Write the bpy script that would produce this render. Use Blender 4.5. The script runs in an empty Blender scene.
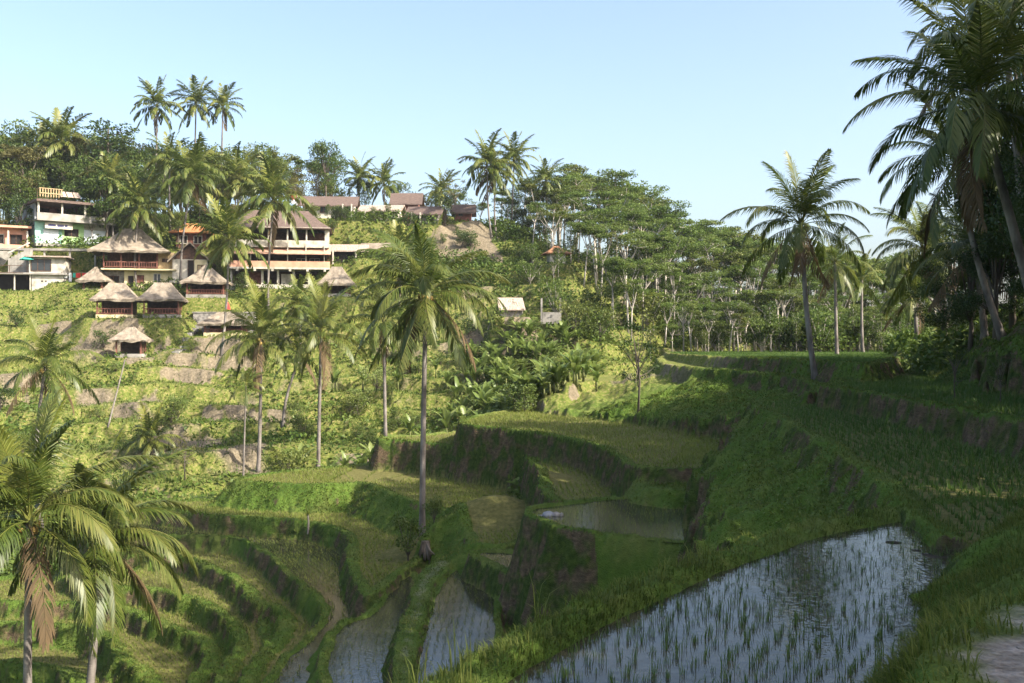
import bpy, math, random
import numpy as np
from mathutils import Vector, Matrix

SC = bpy.context.scene
COL = SC.collection
rng = np.random.default_rng(7)
random.seed(7)
R = math.radians
FPX, HOR = 1000.0, 341.5


def pt(px, py, Y):
    """world point seen at photo pixel (px,py) standing Y metres away"""
    return np.array([(px - 512) / FPX * Y, Y, (HOR - py) / FPX * Y])


# ---------------------------------------------------------------- noise
def _hash(ix, iy, seed):
    h = (ix.astype(np.int64) * 374761393 + iy.astype(np.int64) * 668265263 + seed * 1442695041) & 0x7fffffff
    h = ((h ^ (h >> 13)) * 1274126177) & 0x7fffffff
    h = h ^ (h >> 16)
    return (h & 0xffff) / 65535.0


def vnoise(x, y, seed=0):
    x = np.asarray(x, float); y = np.asarray(y, float)
    ix = np.floor(x); iy = np.floor(y)
    fx = x - ix; fy = y - iy
    fx = fx * fx * (3 - 2 * fx); fy = fy * fy * (3 - 2 * fy)
    a = _hash(ix, iy, seed); b = _hash(ix + 1, iy, seed)
    c = _hash(ix, iy + 1, seed); d = _hash(ix + 1, iy + 1, seed)
    return (a * (1 - fx) + b * fx) * (1 - fy) + (c * (1 - fx) + d * fx) * fy - 0.5


def fbm(x, y, seed=0, octv=3):
    s = 0; a = 1.0; f = 1.0
    for k in range(octv):
        s = s + a * vnoise(x * f + 17.3 * k, y * f - 9.1 * k, seed + k)
        a *= 0.5; f *= 2.03
    return s


# ---------------------------------------------------------------- mesh helpers
def mesh_np(name, V, faces_flat, starts, totals, smooth=False):
    me = bpy.data.meshes.new(name)
    V = np.ascontiguousarray(V, dtype=np.float32)
    me.vertices.add(len(V)); me.vertices.foreach_set('co', V.ravel())
    me.loops.add(len(faces_flat)); me.loops.foreach_set('vertex_index', np.ascontiguousarray(faces_flat, dtype=np.int32))
    me.polygons.add(len(starts)); me.polygons.foreach_set('loop_start', np.ascontiguousarray(starts, dtype=np.int32))
    try:
        me.polygons.foreach_set('loop_total', np.ascontiguousarray(totals, dtype=np.int32))
    except Exception:
        pass
    if smooth:
        me.polygons.foreach_set('use_smooth', np.ones(len(starts), dtype=bool))
    me.update(calc_edges=True)
    return me


def mesh_uniform(name, V, Fa, smooth=False):
    Fa = np.asarray(Fa, dtype=np.int32)
    n, k = Fa.shape
    return mesh_np(name, V, Fa.ravel(), np.arange(n) * k, np.full(n, k), smooth)


def fattr(me, name, vals, domain='POINT'):
    a = me.attributes.new(name, 'FLOAT', domain)
    a.data.foreach_set('value', np.ascontiguousarray(vals, dtype=np.float32))


def link(name, me, mat=None, parent=None, loc=None, rz=0.0):
    o = bpy.data.objects.new(name, me)
    if mat is not None and me is not None and len(me.materials) == 0:
        me.materials.append(mat)
    COL.objects.link(o)
    if parent is not None:
        o.parent = parent
    if loc is not None:
        o.location = [float(v) for v in loc]
    if rz:
        o.rotation_euler = (0, 0, rz)
    return o


def thing(name, label, cat, loc=(0, 0, 0), rz=0.0, group=None):
    o = bpy.data.objects.new(name, None)
    o.empty_display_size = 0.3
    COL.objects.link(o)
    o.location = [float(v) for v in loc]; o.rotation_euler = (0, 0, rz)
    o['label'] = label; o['category'] = cat
    if group:
        o['group'] = group
    return o


def tag(o, label=None, cat=None, group=None, kind=None):
    if label: o['label'] = label
    if cat: o['category'] = cat
    if group: o['group'] = group
    if kind: o['kind'] = kind
    return o


class MB:
    """collects boxes, tubes and polygons into one mesh"""
    def __init__(s):
        s.v = []; s.f = []

    def add(s, V, Fs):
        b = len(s.v)
        s.v.extend([tuple(map(float, p)) for p in V])
        s.f.extend([tuple(b + i for i in f) for f in Fs])
        return s

    def box(s, x0, x1, y0, y1, z0, z1):
        return s.add([(x0, y0, z0), (x1, y0, z0), (x1, y1, z0), (x0, y1, z0), (x0, y0, z1), (x1, y0, z1), (x1, y1, z1), (x0, y1, z1)],
                     [(0, 3, 2, 1), (4, 5, 6, 7), (0, 1, 5, 4), (1, 2, 6, 5), (2, 3, 7, 6), (3, 0, 4, 7)])

    def bar(s, a, b, w, h=None):
        a = Vector(a); b = Vector(b); d = (b - a).normalized(); h = h or w
        up = Vector((0, 0, 1)) if abs(d.z) < 0.95 else Vector((1, 0, 0))
        u = d.cross(up).normalized() * w / 2; v = u.cross(d).normalized() * h / 2
        P = [a - u - v, a + u - v, a + u + v, a - u + v, b - u - v, b + u - v, b + u + v, b - u + v]
        return s.add(P, [(0, 1, 2, 3), (7, 6, 5, 4), (0, 4, 5, 1), (1, 5, 6, 2), (2, 6, 7, 3), (3, 7, 4, 0)])

    def tube(s, pts, rad, n=8, cap=True):
        b = len(s.v); pts = [Vector(p) for p in pts]
        if not hasattr(rad, '__len__'): rad = [rad] * len(pts)
        for i, p in enumerate(pts):
            d = (pts[min(i + 1, len(pts) - 1)] - pts[max(i - 1, 0)]).normalized()
            up = Vector((0, 0, 1)) if abs(d.z) < 0.9 else Vector((1, 0, 0))
            u = d.cross(up).normalized(); w = u.cross(d)
            for k in range(n):
                a = 2 * math.pi * k / n
                q = p + (u * math.cos(a) + w * math.sin(a)) * rad[i]
                s.v.append((q.x, q.y, q.z))
        for i in range(len(pts) - 1):
            for k in range(n):
                k2 = (k + 1) % n
                s.f.append((b + i * n + k, b + i * n + k2, b + (i + 1) * n + k2, b + (i + 1) * n + k))
        if cap:
            s.f.append(tuple(b + k for k in range(n))[::-1]); e = b + (len(pts) - 1) * n
            s.f.append(tuple(e + k for k in range(n)))
        return s

    def mesh(s, name, smooth=False):
        me = bpy.data.meshes.new(name)
        me.from_pydata(s.v, [], s.f)
        if smooth:
            me.polygons.foreach_set('use_smooth', [True] * len(me.polygons))
        me.update()
        return me

    def build(s, name, mat, parent=None, loc=None, rz=0, smooth=False):
        return link(name, s.mesh(name, smooth), mat, parent, loc, rz)


def copy_tree(o, parent=None):
    c = o.copy(); COL.objects.link(c)
    if parent is not None: c.parent = parent
    for ch in list(o.children):
        copy_tree(ch, c)
    return c


# ---------------------------------------------------------------- materials
def nodes(name):
    m = bpy.data.materials.new(name); m.use_nodes = True
    nt = m.node_tree; nt.nodes.clear()
    out = nt.nodes.new('ShaderNodeOutputMaterial')
    return m, nt, out


def N(nt, typ, **kw):
    n = nt.nodes.new(typ)
    for k, v in kw.items():
        if k in ('op',): n.operation = v
        elif k == 'vals':
            for i, x in v.items(): n.inputs[i].default_value = x
        else: setattr(n, k, v)
    return n


def ramp(nt, fac, stops):
    r = nt.nodes.new('ShaderNodeValToRGB')
    el = r.color_ramp.elements
    while len(el) < len(stops): el.new(0.5)
    for e, (p, c) in zip(el, stops):
        e.position = p; e.color = (c[0], c[1], c[2], 1)
    nt.links.new(fac, r.inputs[0])
    return r.outputs[0]


def noise_out(nt, scale, detail=3.0, coord='Object', dist=0.0, stretch=None):
    tc = nt.nodes.new('ShaderNodeTexCoord')
    src = tc.outputs[coord]
    if stretch:
        mp = nt.nodes.new('ShaderNodeMapping'); mp.inputs['Scale'].default_value = stretch
        nt.links.new(src, mp.inputs[0]); src = mp.outputs[0]
    n = nt.nodes.new('ShaderNodeTexNoise')
    n.inputs['Scale'].default_value = scale; n.inputs['Detail'].default_value = detail
    n.inputs['Distortion'].default_value = dist
    nt.links.new(src, n.inputs['Vector'])
    return n.outputs['Fac']


def attr_out(nt, name):
    a = nt.nodes.new('ShaderNodeAttribute'); a.attribute_name = name
    return a.outputs['Fac']


def mixc(nt, fac, a, b):
    m = nt.nodes.new('ShaderNodeMix'); m.data_type = 'RGBA'
    L = nt.links
    if hasattr(fac, 'links'): L.new(fac, m.inputs[0])
    else: m.inputs[0].default_value = fac
    for s, v in ((6, a), (7, b)):
        if hasattr(v, 'links'): L.new(v, m.inputs[s])
        else: m.inputs[s].default_value = (v[0], v[1], v[2], 1)
    return m.outputs[2]


def surf(name, stops, scale=6.0, rough=0.9, bump=0.2, bscale=None, detail=4.0, stretch=None, spec=0.2):
    """weathered surface: colour from a noise ramp, with bump"""
    m, nt, out = nodes(name)
    p = nt.nodes.new('ShaderNodeBsdfPrincipled')
    f = noise_out(nt, scale, detail, stretch=stretch)
    nt.links.new(ramp(nt, f, stops), p.inputs['Base Color'])
    p.inputs['Roughness'].default_value = rough
    p.inputs['Specular IOR Level'].default_value = spec
    if bump:
        b = nt.nodes.new('ShaderNodeBump'); b.inputs['Strength'].default_value = bump
        b.inputs['Distance'].default_value = 0.05
        nt.links.new(noise_out(nt, bscale or scale * 3, 4.0, stretch=stretch), b.inputs['Height'])
        nt.links.new(b.outputs[0], p.inputs['Normal'])
    nt.links.new(p.outputs[0], out.inputs[0])
    return m


def plain(name, c, rough=0.8, var=0.25, scale=3.0, spec=0.25):
    d = [max(0, v * (1 - var)) for v in c]; l = [v * (1 + var * 0.6) for v in c]
    return surf(name, [(0.3, d), (0.7, l)], scale, rough, 0.0, spec=spec)


def leafmat(name, dark, mid, light, trans=0.3, rough=0.55, spec=0.25, use_rnd=True, oscale=0.35):
    """foliage: per-leaf attribute 'rnd' and a broad noise pick the colour; part of the light goes through"""
    m, nt, out = nodes(name)
    L = nt.links
    oi = nt.nodes.new('ShaderNodeObjectInfo')
    n = noise_out(nt, oscale, 2.0)
    fac = N(nt, 'ShaderNodeMath', op='MULTIPLY_ADD', vals={1: 0.55, 2: -0.02})
    L.new(n, fac.inputs[0])
    a = N(nt, 'ShaderNodeMath', op='MULTIPLY_ADD', vals={1: 0.38})
    L.new(attr_out(nt, 'rnd'), a.inputs[0]); L.new(fac.outputs[0], a.inputs[2])
    b = N(nt, 'ShaderNodeMath', op='MULTIPLY_ADD', vals={1: 0.22})
    L.new(oi.outputs['Random'], b.inputs[0]); L.new(a.outputs[0], b.inputs[2])
    col = ramp(nt, b.outputs[0], [(0.15, dark), (0.5, mid), (0.9, light)])
    p = nt.nodes.new('ShaderNodeBsdfPrincipled')
    p.inputs['Roughness'].default_value = rough; p.inputs['Specular IOR Level'].default_value = spec
    L.new(col, p.inputs['Base Color'])
    t = nt.nodes.new('ShaderNodeBsdfTranslucent'); L.new(col, t.inputs[0])
    mx = nt.nodes.new('ShaderNodeMixShader'); mx.inputs[0].default_value = trans
    L.new(p.outputs[0], mx.inputs[1]); L.new(t.outputs[0], mx.inputs[2])
    L.new(mx.outputs[0], out.inputs[0])
    return m
# ---------------------------------------------------------------- terrain
def W(*p):
    return ('w',) + p


# each terrace: plane z = a + b*Y ; 'pts' photo pixels on that plane (or W(x,y) world points), nf = how many form the free front edge
T = {}


def terr(name, z, pts, b=0.0, slope=3.5, bund=0.18, bw=0.55, nf=None, cut=None, cslope=3.0, rice='dry', rough=0.25, water=False, step=0.22):
    P = []
    for p in pts:
        if p[0] == 'w':
            P.append((p[1], p[2]))
        else:
            Y = -z / ((p[1] - HOR) / FPX + b)
            P.append(((p[0] - 512) / FPX * Y, Y))
    T[name] = dict(name=name, z=z, b=b, P=np.array(P), slope=slope, bund=bund, bw=bw, nf=nf or len(P), cut=cut, cslope=cslope, rice=rice,
                   rough=rough, water=water, step=step)


# foot line of the big grassy slope (world metres)
FOOT = np.array([(2.0, 68), (4.4, 65.5), (6.9, 61), (9.0, 56), (10.6, 49.5), (10.2, 44.0), (8.3, 38.5), (6.9, 36.5), (6.4, 33.5), (5.6, 29.0), (4.6, 24.0),
                 (3.6, 20), (5, 12), (40, 12), (60, 120), (10, 130), (3, 90)])
HFOOT = np.array([(38.8, 100), (30.6, 75), (23.9, 53), (20.3, 42), (17.7, 34.5), (15.8, 26), (13.4, 18), (11.2, 11), (8.4, 4), (7, -4), (90, -4), (90, 130), (50, 120)])

terr('paddy_near', -2.85, [(300, 880), (385, 740), (450, 686), (560, 628), (640, 591), (720, 560), (800, 533), (880, 520), (915, 512),
                           (1000, 505), (1080, 535), (1120, 700), (900, 900), (600, 1000), (380, 920)], slope=1.5, bund=0.19, bw=0.5, nf=9, rice='near', water=True, rough=0.15, step=.25)
terr('field_east', -2.7, [(985, 562), (935, 536), (912, 512), (884, 482), (852, 459), (817, 438), (787, 421), (757, 408.5), (752, 404.5), (775, 402), (805, 398),
                          (835, 391), (870, 385), (1100, 400), (1220, 470), (1160, 560), (1060, 580)], slope=0.36, bund=0.08, bw=0.34, nf=9, cut=FOOT, rice='tall', rough=0.5)
terr('ridge_field', -3.096, [(663, 366.5), (700, 370), (740, 373), (790, 378), (812, 385), (822, 390), (815, 396), (800, 398),
                             (850, 388), (885, 370), (860, 358), (770, 354), (690, 352), (655, 359)], b=0.018, slope=0.27, bund=0.2, bw=0.7, nf=8, cut=FOOT, rice='grass', rough=0.4)
terr('shelf_field', -3.1, [(560, 386), (590, 382), (615, 382), (640, 383), (680, 382), (720, 378), (700, 366), (640, 376), (590, 376)], slope=0.28, bund=0.1, nf=5, cut=FOOT, rice='grass', rough=0.4)
terr('upper_field', -1.15, [(664, 354.5), (700, 357), (740, 359), (790, 361), (832, 363.5), (855, 365.5), (870, 366), (886, 363), (900, 358), (930, 352.5),
                            (880, 350.8), (800, 350.8), (740, 350.8), (690, 350.8), (664, 351)], slope=1.7, bund=0.16, bw=0.6, nf=10, rice='tall', rough=0.4)
terr('field_right', -1.95, [(822, 389), (833, 391), (860, 394.5), (900, 402), (940, 410), (980, 418), (1024, 426), (1100, 446), (1220, 430), (1110, 385),
                            (960, 364), (905, 358), (860, 371), (835, 384)], slope=3.2, bund=0.2, bw=0.5, nf=8, rice='tall', rough=0.35)
terr('hill', 2.5, [W(44, 101), W(35.5, 75), W(28.6, 53), W(24.6, 42), W(21.6, 34), W(19.6, 26), W(17.5, 18), W(15.5, 11), W(13.5, 4), W(12, -4), W(90, -4), W(90, 130), W(55, 122)],
     slope=0.8, bund=0.0, nf=10, cut=HFOOT, cslope=2.6, rice='none', rough=0.8)
# centre
terr('wet_field', -5.0, [(455, 424.5), (500, 429), (540, 434), (575, 440), (600, 447), (617, 457), (628, 467), (650, 469.5), (700, 471), (745, 466),
                         (745, 440), (716, 438), (690, 428), (640, 418), (590, 411), (548, 406), (520, 409.5), (490, 413), (468, 418)], slope=4.0, bund=0.12, bw=0.45, nf=9, rice='thick')
terr('patch_between', -5.5, [(636, 477), (660, 480), (700, 482), (700, 493), (665, 492), (640, 490)], slope=1.2, bund=0.1, rice='grass')
terr('long_field', -6.4, [(376, 441), (400, 441.5), (425, 444), (470, 449), (500, 452), (523, 457), (533, 465), (538, 480), (543, 494), (553, 503), (580, 505), (625, 499),
                          (660, 480), (600, 452), (560, 440), (500, 434), (455, 432), (420, 436), (385, 437)], slope=3.5, bund=0.16, bw=0.55, nf=10, rice='thick')
terr('wet_terrace', -6.05, [(521, 515), (550, 527), (575, 531), (595, 535), (632, 539), (660, 543), (700, 546), (740, 520), (700, 494), (650, 497), (630, 498),
                            (600, 500), (570, 504), (545, 507), (528, 509)], slope=4.0, bund=0.14, bw=0.4, nf=7, rice='sparse', water=True)
terr('palm_field', -8.25, [(232, 482), (280, 485), (330, 486), (362, 483), (380, 490), (395, 497), (410, 503), (430, 508), (450, 514), (462, 525), (467, 538), (473, 547), (505, 548), (530, 540),
                           (560, 515), (560, 490), (545, 472), (450, 466), (378, 464), (340, 467), (300, 470), (267, 474), (245, 478)], slope=0.95, bund=0.14, bw=0.5, nf=13, rice='thick')
terr('bank_lip', -9.0, [(222, 497), (260, 499), (300, 500), (335, 500.5), (345, 494), (300, 490), (240, 490)], slope=4, bund=0.06, nf=4, rice='grass')
terr('small_wet', -8.3, [(468, 556), (485, 563), (520, 582), (548, 603), (600, 605), (620, 580), (540, 556), (500, 551.5), (478, 551)], slope=3.0, bund=0.14, bw=0.5, nf=4, rice='sparse', water=True)
terr('wet_strip', -9.2, [(466, 548), (450, 570), (433, 590), (427, 615), (418, 640), (407, 680), (405, 740), (480, 740), (500, 660), (500, 600), (490, 560)], slope=2.5, bund=0.08, bw=0.28, nf=7, rice='rows', water=True)
terr('path_bund', -8.95, [(425, 566), (412, 588), (413, 607), (401, 622), (397, 652), (395, 700), (410, 700), (413, 655), (419, 630), (426, 605), (430, 583), (452, 564), (450, 556)],
     slope=2.6, bund=0.0, rice='none', rough=0.2)
terr('wet_bend', -9.85, [(393, 579), (378, 603), (365, 617), (345, 622), (330, 635), (321, 660), (323, 690), (325, 760), (420, 760), (430, 690), (430, 620), (425, 590), (415, 572)], slope=1.6, bund=0.15, bw=0.34, nf=8,
     rice='rows', water=True)
# fan of terraces on the left
terr('fan_a', -9.6, [(100, 506), (157, 508), (200, 515.5), (255, 519), (300, 522), (330, 527.5), (352, 538), (347, 548), (350, 570), (360, 592), (368, 600), (385, 588), (405, 570), (430, 560),
                     (440, 530), (395, 512), (350, 505), (300, 502), (220, 500), (150, 501), (100, 499)], slope=2.6, bund=0.15, bw=0.5, nf=13, rice='thick', rough=.3)
terr('fan_b', -10.5, [(90, 532), (165, 537), (200, 537), (225, 537.5), (242, 541), (257, 549), (275, 560), (292, 580), (312, 595), (325, 606), (322, 622), (300, 645), (275, 668), (262, 690), (262, 740), (330, 740),
                      (330, 680), (325, 650), (345, 625), (368, 610), (380, 590), (380, 540), (340, 520), (200, 520), (90, 522)], slope=2.2, bund=0.16, bw=0.32, nf=15, rice='thick', water=True, rough=.3)
terr('fan_c', -11.3, [(90, 556), (162, 558), (195, 563), (225, 577), (245, 594), (252, 606), (275, 612), (285, 622), (275, 640), (250, 665), (238, 690), (238, 740), (290, 740), (330, 640), (330, 600), (270, 550), (200, 545), (90, 540)],
     slope=2.2, bund=0.24, bw=0.65, nf=12, rice='thick', rough=.4)
terr('fan_d', -11.95, [(70, 586), (130, 590), (160, 594), (195, 602), (220, 617), (233, 632), (238, 650), (222, 670), (215, 690), (215, 740), (265, 740), (280, 640), (250, 590), (200, 570), (70, 566)],
     slope=2.2, bund=0.24, bw=0.65, nf=10, rice='thick', rough=.4)
terr('fan_e', -12.6, [(-20, 606), (60, 606), (100, 606), (130, 612), (160, 627), (190, 638), (207, 648), (205, 665), (190, 684), (190, 740), (240, 740), (240, 650), (200, 605), (150, 585), (-20, 575)],
     slope=2.2, bund=0.22, bw=0.65, nf=10, rice='thick', rough=.4)
terr('fan_f', -13.2, [(-40, 626), (40, 627), (90, 629), (110, 650), (125, 668), (152, 690), (152, 740), (240, 740), (220, 650), (170, 620), (-40, 600)], slope=2.0, bund=0.25, bw=0.7, nf=7, rice='thick', rough=.5)
terr('fan_g', -14.0, [(-60, 668), (20, 666), (60, 672), (80, 690), (90, 740), (180, 760), (150, 660), (-60, 630)], slope=2.0, bund=0.25, bw=0.7, nf=5, rice='thick', rough=.5)
terr('path_top', -1.65, [(890, 800), (940, 690), (950, 655), (968, 622), (996, 603), (1060, 598), (1200, 620), (1500, 800), (1300, 1400), (900, 1300)], slope=1.35, bund=0.0, nf=6, rice='none', rough=0.25)
terr('bank_right', -2.15, [W(3.5, 6.6), W(4.4, 8.6), W(5.6, 11), W(7.7, 14), W(9.9, 17), W(12, 20), W(15, 20), W(15, 5), W(5, 5)], slope=0.9, bund=0.0, nf=6, rice='none', rough=0.5)

# base land under and around the terraces: control points (x, y, z)
CP = []


def cp(px, py, Y):
    CP.append(tuple(pt(px, py, Y)))


for c in [(0, 9, -6.5), (-4, 14, -9.5), (2, 18, -7.5), (4, 22, -7.2), (-6, 25, -12.5), (0, 25, -10.5), (3, 27, -8.8), (-2, 32, -10.6), (2.5, 33, -8.9), (-12, 20, -14), (-20, 25, -15.5), (-20, 40, -15.0), (-13, 36, -14.2), (-9, 34, -12.3),
          (-28, 48, -14.6), (-18, 48, -13.2), (-10, 48, -11.9), (-4, 45, -10.5), (0, 45, -9.6), (-16, 57, -10.8), (-8, 57, -9.6), (-2, 56, -8.9), (4, 45, -7.2), (4, 58, -6.8),
          (-40, 60, -12.5), (-27, 64, -13.0), (-18, 65, -11.5), (-10, 66, -10.5), (-4, 67, -8.6), (2, 72, -6.9), (8, 76, -5.5), (14, 84, -5.0), (20, 95, -4.0),
          (30, 100, -3.0), (45, 115, -3.0), (10, 60, -6.0), (12, 45, -5.0), (14, 30, -4.0), (18, 60, -4.2), (24, 80, -3.0), (9, 18, -3.6), (7, 11, -2.7), (8.5, 9, -2.0),
          (4, 6, -2.6), (3, 2, -2.0), (0, -4, -1.9), (8, 3, -1.2), (11, 8, -.6), (16, 12, 1), (30, 10, 5), (30, 30, 5), (40, 60, 6), (60, 40, 12), (60, 90, 9), (45, -20, 9), (15, -20, 1), (-15, -10, -6),
          (-30, 5, -12), (-50, 30, -14)]:
    CP.append(c)
for c in [(200, 462, 74), (100, 462, 74), (0, 470, 72), (300, 455, 75), (380, 440, 78), (450, 428, 80), (520, 410, 82), (180, 420, 84), (60, 420, 83), (320, 415, 86), (420, 400, 88),
          (500, 380, 90), (150, 365, 95), (30, 370, 94), (300, 365, 97), (420, 350, 99), (130, 321, 104), (40, 318, 105), (220, 330, 103), (300, 318, 106), (400, 315, 106), (480, 320, 104), (30, 291, 110),
          (110, 290, 110), (200, 300, 108), (280, 292, 111), (380, 285, 112), (450, 285, 111), (520, 312, 104), (170, 286, 112), (60, 249, 117), (130, 245, 119), (200, 246, 120), (290, 262, 117), (350, 268, 116), (470, 258, 116),
          (330, 216, 126), (385, 222, 126), (440, 222, 125), (500, 240, 122), (100, 222, 128), (220, 215, 128), (560, 285, 108), (620, 322, 104), (640, 290, 116), (700, 335, 108), (760, 345, 112), (860, 349, 118),
          (560, 250, 124), (660, 300, 126), (760, 330, 130), (950, 350, 130), (590, 345, 96), (560, 365, 92), (640, 350, 98),
          (0, 232, 145), (200, 225, 148), (300, 226, 146), (400, 228, 148), (470, 235, 146), (550, 250, 145), (800, 335, 150), (1000, 345, 160), (-200, 300, 100), (-200, 420, 80)]:
    cp(*c)
CP = np.array(CP)
CP = np.vstack([CP, [(x, y, z) for x, y, z in [(-150, 190, 12), (0, 220, 8), (-70, 200, 12), (120, 220, 0), (150, 80, 18), (150, -60, 15), (-150, 0, -10), (0, -120, 5), (-120, -120, -5), (-150, 90, 5)]]])


def _tps(d2):
    return 0.5 * d2 * np.log(np.maximum(d2, 1e-9))


def _fit():
    n = len(CP); A = np.zeros((n + 3, n + 3))
    d2 = (CP[:, None, 0] - CP[None, :, 0]) ** 2 + (CP[:, None, 1] - CP[None, :, 1]) ** 2
    A[:n, :n] = _tps(d2) + np.eye(n) * 6.0
    A[:n, n] = 1; A[:n, n + 1:] = CP[:, :2]; A[n, :n] = 1; A[n + 1:, :n] = CP[:, :2].T
    return np.linalg.solve(A, np.concatenate([CP[:, 2], [0, 0, 0]]))


TPW = _fit()


def base_height(x, y):
    s = TPW[-3] + TPW[-2] * x + TPW[-1] * y
    for i in range(len(CP)):
        s = s + TPW[i] * _tps((x - CP[i, 0]) ** 2 + (y - CP[i, 1]) ** 2)
    return s


def sdf(P, x, y):
    """signed distance to polygon P, positive inside"""
    d = np.full(x.shape, 1e9); ins = np.zeros(x.shape, bool)
    n = len(P)
    for i in range(n):
        x0, y0 = P[i]; x1, y1 = P[(i + 1) % n]
        ex, ey = x1 - x0, y1 - y0
        t = np.clip(((x - x0) * ex + (y - y0) * ey) / (ex * ex + ey * ey + 1e-12), 0, 1)
        d = np.minimum(d, (x - x0 - t * ex) ** 2 + (y - y0 - t * ey) ** 2)
        c = ((y0 > y) != (y1 > y))
        if abs(ey) > 1e-12:
            ins ^= c & (x < ex * (y - y0) / ey + x0)
    d = np.sqrt(d)
    return np.where(ins, d, -d)


def smoothpoly(P, it=2):
    """Chaikin corner cutting: soft bends along the terrace edges"""
    for _ in range(it):
        Q = np.roll(P, -1, axis=0)
        P = np.stack([P * .78 + Q * .22, P * .22 + Q * .78], 1).reshape(-1, 2)
    return P


def sstep(a, b, x):
    t = np.clip((x - a) / (b - a), 0, 1)
    return t * t * (3 - 2 * t)


# polar sheet centred under the viewpoint: fine ahead, coarse elsewhere
th_f = np.linspace(R(-40), R(40), 1180)
TH = np.concatenate([np.linspace(R(-180), R(-40), 60)[:-1], th_f, np.linspace(R(40), R(180), 60)[1:-1]])
RR = np.concatenate([np.linspace(0.4, 3.2, 14)[:-1], np.exp(np.linspace(math.log(3.2), math.log(70), 930))[:-1], np.exp(np.linspace(math.log(70), math.log(150), 190))[:-1],
                     np.exp(np.linspace(math.log(150), math.log(2500), 40))])
NT, NR = len(TH), len(RR)
GX = np.sin(TH)[:, None] * RR[None, :]
GY = np.cos(TH)[:, None] * RR[None, :]

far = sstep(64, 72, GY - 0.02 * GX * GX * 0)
GZ = base_height(GX, GY)
GZ = np.where(RR[None, :] > 320, np.minimum(GZ, 0) * 0 - 8 + 0 * GZ, GZ)
wfar = np.clip((RR[None, :] - 200) / 120, 0, 1)
GZ = np.clip(GZ, -25, 45) * (1 - wfar) + (-8) * wfar
GZ = GZ + fbm(GX * .35, GY * .35, 3) * 0.5 + fbm(GX * 1.6, GY * 1.6, 5) * 0.16
# old terrace steps on the far slope
SCL = 1.55
q = (GZ + fbm(GX * .08, GY * .05, 21) * 2.0 + GX * 0.012) / SCL
fr = q - np.floor(q)
stepped = GZ + (sstep(0.62, 0.98, fr) - fr) * SCL * 0.85
amt = far * sstep(-6, 4, 52 - GX) * (1 - sstep(112, 122, GY))
riser = np.where((fr > 0.62) & (fr < 0.98), 1.0, 0.0) * amt
GZ = GZ * (1 - amt) + stepped * amt
OWN = np.full(GX.shape, -1, np.int16)       # which terrace tops here
EDGE = np.full(GX.shape, 9.0)               # distance from its edge, negative on the wall
names = list(T.keys())
wob1 = fbm(GX * 0.9, GY * 0.9, 11, 3); wob2 = fbm(GX * 3.2, GY * 3.2, 15, 2)
for ti, tn in enumerate(names):
    t = T[tn]
    P = smoothpoly(t['P']); t['S'] = P
    z0 = t['z']
    reach = 26.0 if t['slope'] < .5 else (11.0 if t['slope'] < 1.2 else 5.0)
    x0, y0 = P.min(0) - reach; x1, y1 = P.max(0) + reach
    ii = np.where((GX > x0) & (GX < x1) & (GY > y0) & (GY < y1))
    x = GX[ii]; y = GY[ii]
    d = sdf(P, x, y)
    dd = d + (wob1[ii] * 0.55 + wob2[ii] * 0.3) * t['rough'] * np.clip(0.45 + 0.02 * y, 0, 1.3)
    zt = z0 + t['b'] * y
    out = np.maximum(-dd, 0)
    bund = t['bund'] * (0.75 + 0.7 * wob2[ii])
    h = zt + np.where(dd > 0, bund * (1 - sstep(t['bw'] * .45, t['bw'], dd)), bund * (1 - sstep(0, .25, out)))
    sl = t['slope']
    h = h - sl * np.where(out < .15, out * out / .3, out - .075)
    if sl > 1.1:   # walls bulge and hollow
        h = h + np.where(out > 0, (wob1[ii] * .5 + wob2[ii] * .22) * np.minimum(out, .5) * sl * .42, 0)
    elif sl < 1.0:
        h = h + np.where(out > 0, fbm(x * .42, y * .42, 19, 2) * .75 * np.minimum(out, 2.0) / 2 * (sl < .5) + wob1[ii] * .30 * np.minimum(out, 1.0) + wob2[ii] * .12 * np.minimum(out, 1.0), 0)
    if sl < .5: h = h - (.62 + .9 * wob1[ii]) * sstep(.05, .6, out)
    if t['cut'] is not None:
        dc = sdf(smoothpoly(t['cut'], 1), x, y) + wob1[ii] * .9 + wob2[ii] * .4
        oc = np.maximum(-dc, 0)
        h = h - t['cslope'] * oc
    cur = GZ[ii]
    # beaten where base land is higher by a lot: keep the max
    win = h > cur
    if tn in ():
        win |= d > 0
    GZ[ii] = np.where(win, h, cur)
    ow = OWN[ii]; ow[win] = ti; OWN[ii] = ow
    ed = EDGE[ii]; ed[win] = dd[win]; EDGE[ii] = ed
ti = names.index('paddy_near'); mk = (OWN == ti) & (EDGE > .7)
GZ += np.where(mk, -.015 + fbm(GX * 1.1, GY * 1.1, 91, 4) * .06 + .03 * sstep(3.0, 5.2, GX - (GY - 8) * .22), 0)
# little mound of cut grass under the long field
for (px, py, Y, rx, ry, hh) in [(497, 492, 46.5, 2.3, 1.6, 1.1), (605, 592, 26.5, 2.0, 1.6, .5), (425, 548, 45, 1.2, 1.0, .8)]:
    c = pt(px, py, Y)
    GZ += hh * np.exp(-((GX - c[0]) / rx) ** 2 - ((GY - c[1]) / ry) ** 2)


def _ix(x, y):
    th = np.arctan2(x, y); r = np.hypot(x, y)
    i = np.interp(th, TH, np.arange(NT)); j = np.interp(r, RR, np.arange(NR))
    return i, j


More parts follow.
